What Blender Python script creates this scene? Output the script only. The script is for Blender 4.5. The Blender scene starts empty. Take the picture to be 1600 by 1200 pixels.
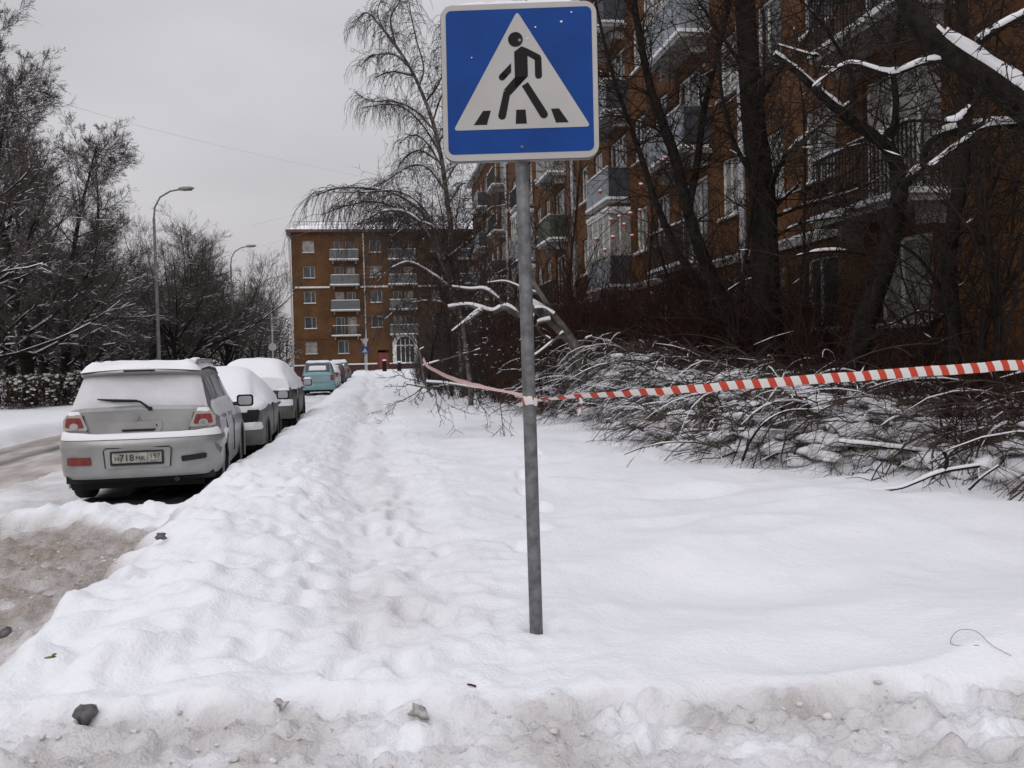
import bpy, math, random
import numpy as np
from mathutils import Matrix, Vector, Euler
random.seed(7)
R = math.radians
SC = bpy.context.scene
COL = SC.collection

# ------------------------------------------------------------------ camera, sky, sun, exposure
EYE = 1.6
F = 1386.0                       # focal length in pixels of the 1600x1200 photograph
cam_d = bpy.data.cameras.new('camera')
cam_d.sensor_width = 36.0
cam_d.lens = 36.0 * F / 1600.0
cam_d.clip_start = 0.1
cam_d.clip_end = 3000
cam = bpy.data.objects.new('camera', cam_d)
CAM_R = (Euler((0, 0, R(-9.0))).to_matrix() @ Euler((R(90 - 1.65), 0, 0)).to_matrix() @ Euler((0, 0, R(-1.5))).to_matrix())
cam.matrix_world = Matrix.Translation((0, 0, EYE)) @ CAM_R.to_4x4()
COL.objects.link(cam)
SC.camera = cam

SUN_EL, SUN_AZ = R(38), R(200)
w = bpy.data.worlds.new('World')
SC.world = w
w.use_nodes = True
nt = w.node_tree
nt.nodes.clear()
def wn(t, **k):
    n = nt.nodes.new(t)
    for a, b in k.items(): setattr(n, a, b)
    return n
out = wn('ShaderNodeOutputWorld')
sky = wn('ShaderNodeTexSky', sky_type='NISHITA')
sky.sun_disc = False
sky.sun_elevation = SUN_EL
sky.sun_rotation = SUN_AZ
sky.dust_density = 4.0
hs = wn('ShaderNodeHueSaturation')
hs.inputs['Saturation'].default_value = 0.35
bg1 = wn('ShaderNodeBackground'); bg1.inputs['Strength'].default_value = 0.02
nt.links.new(sky.outputs[0], hs.inputs['Color']); nt.links.new(hs.outputs[0], bg1.inputs['Color'])
tc = wn('ShaderNodeTexCoord')
sep = wn('ShaderNodeSeparateXYZ')
nt.links.new(tc.outputs['Generated'], sep.inputs[0])
mp = wn('ShaderNodeMapping'); mp.inputs['Scale'].default_value = (1.2, 1.2, 3.0)
nz = wn('ShaderNodeTexNoise'); nz.inputs['Scale'].default_value = 1.6; nz.inputs['Detail'].default_value = 4
nt.links.new(tc.outputs['Generated'], mp.inputs[0]); nt.links.new(mp.outputs[0], nz.inputs['Vector'])
mr = wn('ShaderNodeMapRange')                    # the cloud deck is brighter overhead than at the horizon
mr.inputs['From Min'].default_value = 0.0; mr.inputs['From Max'].default_value = 1.0
mr.inputs['To Min'].default_value = 0.44; mr.inputs['To Max'].default_value = 1.17
zz_ = wn('ShaderNodeMath', operation='MULTIPLY'); nt.links.new(sep.outputs['Z'], zz_.inputs[0]); nt.links.new(sep.outputs['Z'], zz_.inputs[1])
nt.links.new(zz_.outputs[0], mr.inputs['Value'])
mn = wn('ShaderNodeMapRange')
mn.inputs['From Min'].default_value = 0.3; mn.inputs['From Max'].default_value = 0.7
mn.inputs['To Min'].default_value = 0.90; mn.inputs['To Max'].default_value = 1.17
nt.links.new(nz.outputs['Fac'], mn.inputs['Value'])
mu = wn('ShaderNodeMath', operation='MULTIPLY')
nt.links.new(mr.outputs[0], mu.inputs[0]); nt.links.new(mn.outputs[0], mu.inputs[1])
bg2 = wn('ShaderNodeBackground')
mxc = wn('ShaderNodeMix', data_type='RGBA'); mxc.inputs['A'].default_value = (1.0, 0.955, 0.975, 1); mxc.inputs['B'].default_value = (0.955, 0.975, 1.08, 1)
nt.links.new(sep.outputs['Z'], mxc.inputs['Factor']); nt.links.new(mxc.outputs['Result'], bg2.inputs['Color'])
nt.links.new(mu.outputs[0], bg2.inputs['Strength'])
ad = wn('ShaderNodeAddShader')
nt.links.new(bg1.outputs[0], ad.inputs[0]); nt.links.new(bg2.outputs[0], ad.inputs[1])
nt.links.new(ad.outputs[0], out.inputs['Surface'])

sun_d = bpy.data.lights.new('sun', 'SUN')
sun_d.energy = 0.5; sun_d.angle = R(40); sun_d.color = (1.0, 0.97, 0.93)
sun = bpy.data.objects.new('sun', sun_d)
sun.rotation_euler = Euler((R(90) - SUN_EL, 0, R(180) - SUN_AZ))
COL.objects.link(sun)
SC.view_settings.view_transform = 'Standard'
SC.view_settings.look = 'None'
SC.view_settings.exposure = 0.0
SC.view_settings.gamma = 1.0
SC.cycles.max_bounces = 6
SC.cycles.diffuse_bounces = 4
SC.cycles.use_denoising = True

# ------------------------------------------------------------------ helpers
def at(px, py, d):
    """world point seen at photograph pixel (px, py) at depth d metres"""
    v = CAM_R @ Vector(((px - 800) / F * d, (600 - py) / F * d, -d))
    return Vector((v.x, v.y, v.z + EYE))

def smooth(a, b, x):
    t = np.clip((x - a) / (b - a), 0, 1)
    return t * t * (3 - 2 * t)

def _hash(ix, iy, s):
    h = (ix.astype(np.int64) * 374761393 + iy.astype(np.int64) * 668265263 + s * 144269) & 0xffffffff
    h = ((h ^ (h >> 13)) * 1274126177) & 0xffffffff
    h = h ^ (h >> 16)
    return (h & 0xffff) / 65535.0

def vnoise(x, y, s=0):
    ix, iy = np.floor(x), np.floor(y)
    fx, fy = x - ix, y - iy
    fx = fx * fx * fx * (fx * (fx * 6 - 15) + 10); fy = fy * fy * fy * (fy * (fy * 6 - 15) + 10)
    a = _hash(ix, iy, s); b = _hash(ix + 1, iy, s); c = _hash(ix, iy + 1, s); d = _hash(ix + 1, iy + 1, s)
    return (a * (1 - fx) + b * fx) * (1 - fy) + (c * (1 - fx) + d * fx) * fy

def fbm(x, y, s=0, o=4, g=0.5):
    t = 0; a = 1; n = 0
    for k in range(o):
        ca, sa = math.cos(k * 0.9), math.sin(k * 0.9)
        t = t + a * vnoise((x * ca - y * sa) * 2 ** k + 17.3 * k, (x * sa + y * ca) * 2 ** k - 9.1 * k, s + k)
        n += a; a *= g
    return t / n * 2 - 1

class MB:
    def __init__(s): s.v = []; s.f = []; s.m = []; s.mi = 0
    def face(s, pts):
        n = len(s.v); s.v += [tuple(p) for p in pts]; s.f.append(tuple(range(n, n + len(pts)))); s.m.append(s.mi)
    def box(s, a, b):
        (x0, y0, z0), (x1, y1, z1) = a, b
        if x0 > x1: x0, x1 = x1, x0
        if y0 > y1: y0, y1 = y1, y0
        if z0 > z1: z0, z1 = z1, z0
        n = len(s.v)
        s.v += [(x0, y0, z0), (x1, y0, z0), (x1, y1, z0), (x0, y1, z0), (x0, y0, z1), (x1, y0, z1), (x1, y1, z1), (x0, y1, z1)]
        for q in ((0, 3, 2, 1), (4, 5, 6, 7), (0, 1, 5, 4), (1, 2, 6, 5), (2, 3, 7, 6), (3, 0, 4, 7)):
            s.f.append(tuple(n + i for i in q)); s.m.append(s.mi)
        return s
    def tube(s, pts, rad, k=8, cap=True, flat=1.0):
        pts = [Vector(p) for p in pts]
        if not hasattr(rad, '__len__'): rad = [rad] * len(pts)
        n0 = len(s.v); u = None
        for i, p in enumerate(pts):
            t = (pts[min(i + 1, len(pts) - 1)] - pts[max(i - 1, 0)])
            t = t.normalized() if t.length > 1e-9 else Vector((0, 0, 1))
            if u is None:
                u = t.cross(Vector((0, 0, 1)))
                if u.length < 1e-3: u = t.cross(Vector((0, 1, 0)))
            u = (u - t * u.dot(t)).normalized(); v = t.cross(u) * -1
            for j in range(k):
                a = 2 * math.pi * j / k
                s.v.append(tuple(p + (u * math.cos(a) + v * math.sin(a) * flat) * rad[i]))
        for i in range(len(pts) - 1):
            for j in range(k):
                a = n0 + i * k + j; b = n0 + i * k + (j + 1) % k
                s.f.append((a, b, b + k, a + k)); s.m.append(s.mi)
        if cap:
            s.f.append(tuple(n0 + j for j in range(k))); s.m.append(s.mi)
            e = n0 + (len(pts) - 1) * k
            s.f.append(tuple(e + j for j in reversed(range(k)))); s.m.append(s.mi)
        return s
    def grid(s, P, closed=False):
        """P[i][j] points -> quads"""
        n = len(s.v); a = len(P); b = len(P[0])
        for r in P: s.v += [tuple(p) for p in r]
        for i in range(a - 1):
            for j in range(b - (0 if closed else 1)):
                j2 = (j + 1) % b
                s.f.append((n + i * b + j, n + i * b + j2, n + (i + 1) * b + j2, n + (i + 1) * b + j)); s.m.append(s.mi)
        return s
    def prism(s, poly, z0, z1, M=None):
        """poly in (x, z), thickness along y from z0 (front) to z1"""
        n = len(s.v); k = len(poly)
        A = [Vector((p[0], z0, p[1])) for p in poly] + [Vector((p[0], z1, p[1])) for p in poly]
        if M: A = [M @ p for p in A]
        s.v += [tuple(p) for p in A]
        s.f.append(tuple(range(n, n + k))); s.m.append(s.mi)
        s.f.append(tuple(n + k + i for i in reversed(range(k)))); s.m.append(s.mi)
        for i in range(k):
            j = (i + 1) % k
            s.f.append((n + j, n + i, n + k + i, n + k + j)); s.m.append(s.mi)
        return s
    def build(s, name, mats, parent=None, smooth_a=None, fixn=True):
        me = bpy.data.meshes.new(name)
        me.from_pydata(s.v, [], s.f)
        mats = mats if isinstance(mats, (list, tuple)) else [mats]
        for m in mats: me.materials.append(m)
        if len(mats) > 1: me.polygons.foreach_set('material_index', s.m)
        if smooth_a:
            me.polygons.foreach_set('use_smooth', [True] * len(me.polygons))
            me.set_sharp_from_angle(angle=R(smooth_a))
        me.update()
        return link(name, me, parent)

def link(name, me, parent=None):
    o = bpy.data.objects.new(name, me)
    COL.objects.link(o)
    if parent: o.parent = parent
    return o

def empty(name, loc=(0, 0, 0), rz=0):
    o = bpy.data.objects.new(name, None); COL.objects.link(o)
    o.location = loc; o.rotation_euler = (0, 0, rz); o.empty_display_size = 0.2
    return o

def tag(o, label=None, cat=None, group=None, kind=None):
    if label: o['label'] = label
    if cat: o['category'] = cat
    if group: o['group'] = group
    if kind: o['kind'] = kind
    return o

def copy_tree(o, parent=None):
    c = o.copy(); COL.objects.link(c)
    if parent: c.parent = parent
    for ch in [x for x in bpy.data.objects if x.parent == o]: copy_tree(ch, c)
    return c

def segs_mesh(name, S, mats, parent=None, k=3, shade=True):
    """S: list of (p, q, r0, r1) -> one mesh of little tapered tubes"""
    A = np.array([(*p, *q, a, b) for p, q, a, b in S], dtype=np.float64).reshape(-1, 8)
    n = len(A)
    P, Q, r0, r1 = A[:, 0:3], A[:, 3:6], A[:, 6], A[:, 7]
    T = Q - P; L = np.linalg.norm(T, axis=1, keepdims=True) + 1e-9; T = T / L
    ref = np.where(np.abs(T[:, 2:3]) < 0.9, np.array([[0, 0, 1.0]]), np.array([[1.0, 0, 0]]))
    U = np.cross(T, ref); U /= np.linalg.norm(U, axis=1, keepdims=True) + 1e-9
    V = np.cross(T, U)
    vs = np.empty((n, 2 * k, 3))
    for j in range(k):
        a = 2 * math.pi * j / k
        o = U * math.cos(a) + V * math.sin(a)
        vs[:, j] = P + o * r0[:, None]
        vs[:, k + j] = Q + o * r1[:, None]
    base = (np.arange(n) * 2 * k)[:, None]
    fs = np.empty((n, k, 4), dtype=np.int64)
    for j in range(k):
        j2 = (j + 1) % k
        fs[:, j] = base + np.array([[j, j2, k + j2, k + j]])
    me = bpy.data.meshes.new(name)
    raw_mesh(me, vs.reshape(-1, 3), fs.reshape(-1, 4))
    me.materials.append(mats)
    if shade: me.polygons.foreach_set('use_smooth', np.ones(len(me.polygons), dtype=bool))
    return link(name, me, parent)

def raw_mesh(me, V, Q):
    me.vertices.add(len(V)); me.vertices.foreach_set('co', np.ascontiguousarray(V, dtype=np.float32).ravel())
    k = Q.shape[1]
    me.loops.add(Q.size); me.loops.foreach_set('vertex_index', Q.ravel().astype(np.int32))
    me.polygons.add(len(Q)); me.polygons.foreach_set('loop_start', np.arange(0, Q.size, k, dtype=np.int32))
    me.update(calc_edges=True)
    me.validate()

# ------------------------------------------------------------------ materials
def mat(name, col, rough=0.7, metal=0.0, var=0.0, scale=6.0, bump=0.0, bscale=30.0, col2=None, spec=0.5, coords='Object', detail=4, coat=0.0):
    m = bpy.data.materials.new(name); m.use_nodes = True
    t = m.node_tree; b = t.nodes['Principled BSDF']
    b.inputs['Base Color'].default_value = (*col, 1); b.inputs['Roughness'].default_value = rough
    b.inputs['Metallic'].default_value = metal; b.inputs['Specular IOR Level'].default_value = spec
    if coat: b.inputs['Coat Weight'].default_value = coat
    if var or col2 or bump:
        tcn = t.nodes.new('ShaderNodeTexCoord')
    if var or col2:
        n = t.nodes.new('ShaderNodeTexNoise'); n.inputs['Scale'].default_value = scale; n.inputs['Detail'].default_value = detail
        t.links.new(tcn.outputs[coords], n.inputs['Vector'])
        r = t.nodes.new('ShaderNodeValToRGB')
        c2 = col2 if col2 else tuple(min(1, c * (1 + var)) for c in col)
        c1 = col if col2 else tuple(c * (1 - var) for c in col)
        r.color_ramp.elements[0].position = 0.35; r.color_ramp.elements[1].position = 0.65
        r.color_ramp.elements[0].color = (*c1, 1); r.color_ramp.elements[1].color = (*c2, 1)
        t.links.new(n.outputs['Fac'], r.inputs['Fac']); t.links.new(r.outputs['Color'], b.inputs['Base Color'])
    if bump:
        n2 = t.nodes.new('ShaderNodeTexNoise'); n2.inputs['Scale'].default_value = bscale; n2.inputs['Detail'].default_value = 5
        t.links.new(tcn.outputs[coords], n2.inputs['Vector'])
        bp = t.nodes.new('ShaderNodeBump'); bp.inputs['Strength'].default_value = bump; bp.inputs['Distance'].default_value = 0.02
        t.links.new(n2.outputs['Fac'], bp.inputs['Height']); t.links.new(bp.outputs['Normal'], b.inputs['Normal'])
    return m

M = {}
M['snow'] = mat('snow', (0.82, 0.81, 0.83), 0.85, bump=0.25, bscale=18, spec=0.2)
M['snow_fine'] = mat('snow_fine', (0.80, 0.79, 0.81), 0.9, spec=0.15)
M['snow_thin'] = mat('snow_thin', (0.60, 0.595, 0.61), 0.9, spec=0.15, var=0.06, scale=4)
M['snow_old'] = mat('snow_old', (0.62, 0.60, 0.58), 0.9, spec=0.15, var=0.12, scale=9)
M['bark'] = mat('bark', (0.016, 0.013, 0.011), 0.95, var=0.45, scale=14, bump=0.8, bscale=40, spec=0.2)
M['twig'] = mat('twig', (0.030, 0.022, 0.018), 0.95, spec=0.15, var=0.3, scale=3)
M['twig_grey'] = mat('twig_grey', (0.062, 0.050, 0.045), 0.95, spec=0.15, var=0.3, scale=2)
M['twig_left'] = mat('twig_left', (0.098, 0.082, 0.076), 0.95, spec=0.15, var=0.3, scale=2)
M['twig_brush'] = mat('twig_brush', (0.070, 0.052, 0.044), 0.95, spec=0.15, var=0.45, scale=2)
M['twig_red'] = mat('twig_red', (0.046, 0.023, 0.018), 0.95, spec=0.15, var=0.4, scale=2)
M['birch'] = mat('birch_bark', (0.045, 0.037, 0.032), 0.85, col2=(0.17, 0.155, 0.14), scale=5, bump=0.3, spec=0.2)
M['galv'] = mat('galvanised_steel', (0.155, 0.155, 0.16), 0.55, metal=0.5, var=0.3, scale=22, bump=0.15, bscale=60)
M['glass'] = mat('dark_glass', (0.035, 0.04, 0.045), 0.12, spec=0.6, var=0.4, scale=1.5)
M['frame'] = mat('white_frame', (0.62, 0.61, 0.58), 0.6, var=0.1, scale=3)
M['curtain'] = mat('curtained_glass', (0.24, 0.23, 0.215), 0.35, var=0.35, scale=2.5)
M['concrete'] = mat('concrete', (0.30, 0.285, 0.265), 0.85, var=0.2, scale=4)
M['dark'] = mat('dark_metal', (0.02, 0.02, 0.022), 0.6)
M['rubber'] = mat('rubber', (0.018, 0.018, 0.018), 0.85, var=0.3, scale=20)
M['under'] = mat('underbody', (0.012, 0.012, 0.012), 0.9)

# ------------------------------------------------------------------ ground
def pile_amount(x, y):
    cx = 3.75 + 0.0 * y + np.where(y < 9.5, (9.5 - y) * 0.48, 0) - np.where(y > 12, (y - 12) * 0.06, 0)
    near = smooth(0.0, 1.1, x - cx + 0.35 * fbm(x * 0.8, y * 0.8, 91, 3))
    far = 1 - smooth(2.2, 4.2, x - cx)
    ends = smooth(3.5, 6, y) * (1 - smooth(19, 24, y))
    return near * far * ends

def camz(x, y): return y * math.cos(R(9)) + x * math.sin(R(9))

def bank_edge(y):
    return -1.55 + 0.16 * fbm(y * 0.9, y * 0 + 3.3, 5, 3) + 0.10 * fbm(y * 3.1, y * 0 + 8.1, 12, 2) + 0.04 * smooth(9.0, 7.2, y)

def bumps(x, y, h):
    B = np.zeros_like(h)
    for (cx, cy, r_, q, ca, sa) in LUMPS:
        m = (np.abs(x - cx) < r_ * 2) & (np.abs(y - cy) < r_ * 2)
        if not m.any(): continue
        dx, dy = x[m] - cx, y[m] - cy
        u = (dx * ca + dy * sa) / (r_ * 1.25); v = (-dx * sa + dy * ca) / (r_ * .85)
        d = np.sqrt(u * u + v * v) * (1 + .35 * fbm(x[m] * 9 / (r_ * 12 + .3), y[m] * 9 / (r_ * 12 + .3), 201, 2))
        B[m] = np.maximum(B[m], r_ * q * (1 - smooth(.35, 1.3, d)) * (1 + .25 * np.clip(u, -1, 1)))
    return h + B
def ground(x, y):
    """height, dirt, asphalt masks"""
    x = np.asarray(x, float); y = np.asarray(y, float)
    cz = camz(x, y)
    near = 1 - smooth(14, 40, y)
    h = 0.36 + 0.35 * smooth(45, 100, y)
    h = h + 0.05 * fbm(x * 0.45, y * 0.45, 1, 3) + 0.030 * fbm(x * 1.6, y * 1.6, 2, 3) * (0.5 + 0.5 * near)
    # trampled lumps between the bank and the path, softer drifts to the right of the pole
    left = smooth(1.6, 0.2, x)
    rid = 1 - np.abs(fbm(x * 2.2, y * 1.5, 8, 3))
    h = h + left * (0.035 * fbm(x * 3.1, y * 2.3, 3, 3) + 0.018 * fbm(x * 9, y * 9, 4, 2) + 0.03 * (rid - 0.75) + 0.035 * np.abs(fbm(x * 4.5, y * 4, 9, 3)) + 0.018 * np.abs(fbm(x * 10, y * 9, 10, 3))) * (0.25 + 0.75 * near)
    drift = 1 - np.abs(fbm(x * 0.5 + y * 0.25, y * 0.95 - x * 0.2, 21, 2))
    h = h + smooth(0.6, 1.8, x) * (0.20 * (drift - 0.7) + 0.012 * fbm(x * 4, y * 4, 22, 2)) * near
    # two worn wheel-like tracks of the path
    wob = 0.10 * np.sin(y * 0.33) + 0.05 * np.sin(y * 0.9 + 1)
    for off, dep in ((-0.22, 0.07), (0.28, 0.05)):
        h = h - 1.3 * dep * np.exp(-((x - off - wob) / 0.17) ** 2) * smooth(4, 7, y) * (0.7 + 0.3 * fbm(y * 1.3, x * 2, 31, 2))
    h = h - 0.055 * np.exp(-((x + 0.02 - wob) / 0.42) ** 2) * smooth(3.6, 5.5, y)
    # footprints
    for (fx, fy) in FEET:
        h = h - 0.075 * np.exp(-(((x - fx) / 0.075) ** 2 + ((y - fy) / 0.15) ** 2) ** 2.5) + 0.02 * np.exp(-(((x - fx) / 0.15) ** 2 + ((y - fy) / 0.24) ** 2))
    # ploughed ridge along the parked cars
    e = bank_edge(y)
    h = h + 0.11 * np.exp(-((x - e - 0.55) / 0.42) ** 2) * (1 - 0.8 * smooth(25, 45, y)) * smooth(3.2, 4.6, cz) * (0.75 + 0.6 * fbm(y * 1.1, x * 1.1, 6, 3))
    lumps = np.clip(fbm(x * 2.6, y * 2.6, 14, 3), 0, 1)
    h = h + 0.07 * lumps * np.exp(-((x - e - 0.5) / 0.55) ** 2) * near
    # mound on the right, pile of cuttings
    h = h + 0.17 * np.exp(-(((x - 4.0) / 0.9) ** 2 + ((y - 5.9) / 0.6) ** 2)) + 0.10 * np.exp(-(((x - 5.5) / 1.1) ** 2 + ((y - 5.4) / 0.7) ** 2))
    pa = pile_amount(x, y)
    h = h + 0.22 * pa * (1 + 0.8 * fbm(x * 1.1, y * 1.1, 41, 3))
    h = h - 0.10 * np.exp(-(((x - 0.74) / 0.075) ** 2 + ((y - 3.93) / 0.075) ** 2)) + 0.02 * np.exp(-(((x - 0.74) / 0.22) ** 2 + ((y - 3.93) / 0.22) ** 2))
    # road side
    road = smooth(-0.05, 0.42, e - x + 0.10 * fbm(x * 4, y * 4, 16, 2))
    west = smooth(-7.6, -8.2, x + 0.25 * fbm(y * 0.3, y * 0, 71, 3))
    rh = 0.03 + 0.065 * fbm(x * 2.4, y * 2.4, 61, 4, 0.6) + (0.022 * fbm(x * 11, y * 11, 68, 3) + 0.075 * np.abs(fbm(x * 5.5, y * 5.5, 69, 3)) + 0.05 * np.abs(fbm(x * 12, y * 12, 70, 3))) * smooth(11, 7, y) + 0.03 * np.clip(fbm(x * 6, y * 6, 62, 3), 0, 1)
    # snow heaped behind the nearest car
    hx_ = smooth(-3.2, -2.2, x)
    heap = np.exp(-(np.abs(y - 9.72 + 0.50 * hx_ - 0.2 * fbm(x * 1.3, y * 0, 65, 2)) / (0.38 + 0.34 * hx_)) ** 2.6) * smooth(-3.9, -3.2, x + 0.3 * fbm(y * 1.5, x * 1.5, 67, 2)) * smooth(-1.0, -1.7, x)
    rh = rh + heap * (0.06 + 0.21 * np.clip(fbm(x * 1.9, y * 1.5, 64, 3) + 0.22, 0, 1) + 0.07 * np.abs(fbm(x * 5, y * 5, 66, 3)))
    rh = rh - 0.14 * smooth(-4.7, -5.2, x + 0.25 * fbm(y * 0.8, x * 0, 77, 2)) * smooth(8.6, 9.8, y)
    wh = 0.30 + 0.10 * fbm(x * 0.4, y * 0.4, 72, 3) + 0.02 * fbm(x * 2, y * 2, 73, 2)
    h = h * (1 - road) + rh * road
    h = h * (1 - west) + wh * west
    # churned slush of the crossing street in front of the camera
    fe = 3.22 + 0.10 * fbm(x * 1.3, x * 0 + 7, 81, 3) + 0.06 * fbm(x * 4, y * 4, 83, 2)
    fg = smooth(0.10, -0.10, cz - fe)
    lump2 = fbm(x * 4.2, y * 4.2, 82, 4, 0.62)
    fh = 0.29 + 0.045 * lump2 + 0.055 * np.abs(fbm(x * 6, y * 6, 84, 3)) + 0.05 * np.abs(fbm(x * 15, y * 15, 87, 3))
    h = h * (1 - fg) + fh * fg
    dirt = np.maximum(road * (1.05 + 1.3 * fbm(x * 1.5, y * 1.5, 63, 4)) * (1 - 0.95 * np.clip(heap * 1.5, 0, 1)) * (1 - 0.72 * smooth(8.8, 10.3, y)), fg * (0.36 + 0.50 * fbm(x * 3.4, y * 3.4, 85, 4)))
    dirt = dirt * (1 - west) + west * 0.12
    path = np.exp(-((x + 0.05 - wob) / 0.5) ** 2) * smooth(3.3, 4.5, cz)
    dirt = np.maximum(dirt, path * (0.10 + 0.35 * np.clip(fbm(x * 1.7, y * 0.9, 86, 4), 0, 1)))
    h = bumps(x, y, h) if LUMPS and h.ndim else h
    bare = np.zeros_like(h)  # under the parked cars: bare asphalt, their shade painted into the same mask
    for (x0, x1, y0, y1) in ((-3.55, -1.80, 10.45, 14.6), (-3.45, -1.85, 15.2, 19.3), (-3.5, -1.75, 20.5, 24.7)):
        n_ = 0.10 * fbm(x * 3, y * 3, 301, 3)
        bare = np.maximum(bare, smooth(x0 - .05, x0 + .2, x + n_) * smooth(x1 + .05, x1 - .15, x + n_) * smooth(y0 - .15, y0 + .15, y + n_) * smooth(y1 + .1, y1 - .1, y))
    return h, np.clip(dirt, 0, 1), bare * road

rf = random.Random(3)
FEET = []
for k in range(12):
    FEET.append((rf.uniform(-.35, .45), 3.6 + .45 * k + rf.uniform(-.1, .1)))
for k in range(10):
    FEET.append((0.95 + 0.16 * (k % 2) + 0.10 * k + rf.uniform(-.05, .05), 5.6 + 0.62 * k))
for k in range(9):
    FEET.append((0.1 - 0.02 * k + 0.22 * (k % 2), 3.6 + 0.55 * k + rf.uniform(-.08, .08)))
for k in range(8):
    FEET.append((-0.55 + 0.2 * (k % 2) - 0.03 * k, 4.0 + 0.6 * k + rf.uniform(-.08, .08)))

LUMPS = []
rl = random.Random(818)
for k in range(560):
    if k < 260: yy_ = 3.6 + 9.5 * rl.random() ** 1.25; xx_ = float(bank_edge(np.array([yy_]))[0]) + rl.gauss(.22, .40); r_ = rl.choice((.03, .04, .05, .06, .08, .11, .15))
    else: yy_ = rl.gauss(9.5, .35); xx_ = rl.uniform(-3.7, -1.5); r_ = rl.choice((.05, .07, .10, .14))
    a_ = rl.uniform(0, 3.14); LUMPS.append((xx_, yy_, r_, rl.uniform(.15, .45), math.cos(a_), math.sin(a_)))
for k in range(820):
    if k < 170: xx_, yy_, r_ = rl.uniform(-3.9, -1.75), rl.uniform(4.3, 8.9), rl.choice((.03, .04, .05, .07, .10))
    else:
        lx, lz = rl.uniform(-2.2, 2.2), rl.uniform(2.65, 3.22); xx_, yy_ = lx * math.cos(R(9)) + lz * math.sin(R(9)), lz * math.cos(R(9)) - lx * math.sin(R(9)); r_ = rl.choice((.012, .016, .02, .025, .03, .04, .05))
    a_ = rl.uniform(0, 3.14); LUMPS.append((xx_, yy_, r_, rl.uniform(.3, .75), math.cos(a_), math.sin(a_)))
def gh(x, y): return float(ground(np.array([x]), np.array([y]))[0][0])

_gx, _gy = np.arange(1.5, 11, .1), np.arange(2.5, 26, .1)
_gz = None
def ghf(x, y):
    global _gz
    if _gz is None: _gz = ground(*np.meshgrid(_gx, _gy))[0]
    i = min(max(int((x - 1.5) / .1 + .5), 0), len(_gx) - 1); j = min(max(int((y - 2.5) / .1 + .5), 0), len(_gy) - 1)
    return float(_gz[j, i])
def axis(lo, hi, fine, f0, f1, g):
    xs = list(np.arange(f0, f1, fine)); s = fine; x = xs[-1]
    while x < hi: s = min(s * g, 40); x += s; xs.append(x)
    s = fine; x = f0; pre = []
    while x > lo: s = min(s * g, 40); x -= s; pre.append(x)
    return np.array(pre[::-1] + xs)

def sheet(name, xs, ys, fn, m, attrs=('dirt',)):
    X, Y = np.meshgrid(xs, ys)
    res = fn(X, Y)
    V = np.stack([X, Y, res[0]], -1).reshape(-1, 3)
    nx, ny = len(xs), len(ys)
    i = (np.arange(ny - 1)[:, None] * nx + np.arange(nx - 1)[None, :]).ravel()
    Q = np.stack([i, i + 1, i + 1 + nx, i + nx], -1)
    me = bpy.data.meshes.new(name); raw_mesh(me, V, Q)
    for k, a in enumerate(attrs):
        at_ = me.attributes.new(a, 'FLOAT', 'POINT'); at_.data.foreach_set('value', res[k + 1].ravel().astype(np.float32))
    me.polygons.foreach_set('use_smooth', np.ones(len(me.polygons), dtype=bool))
    me.materials.append(m)
    return link(name, me)

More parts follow.
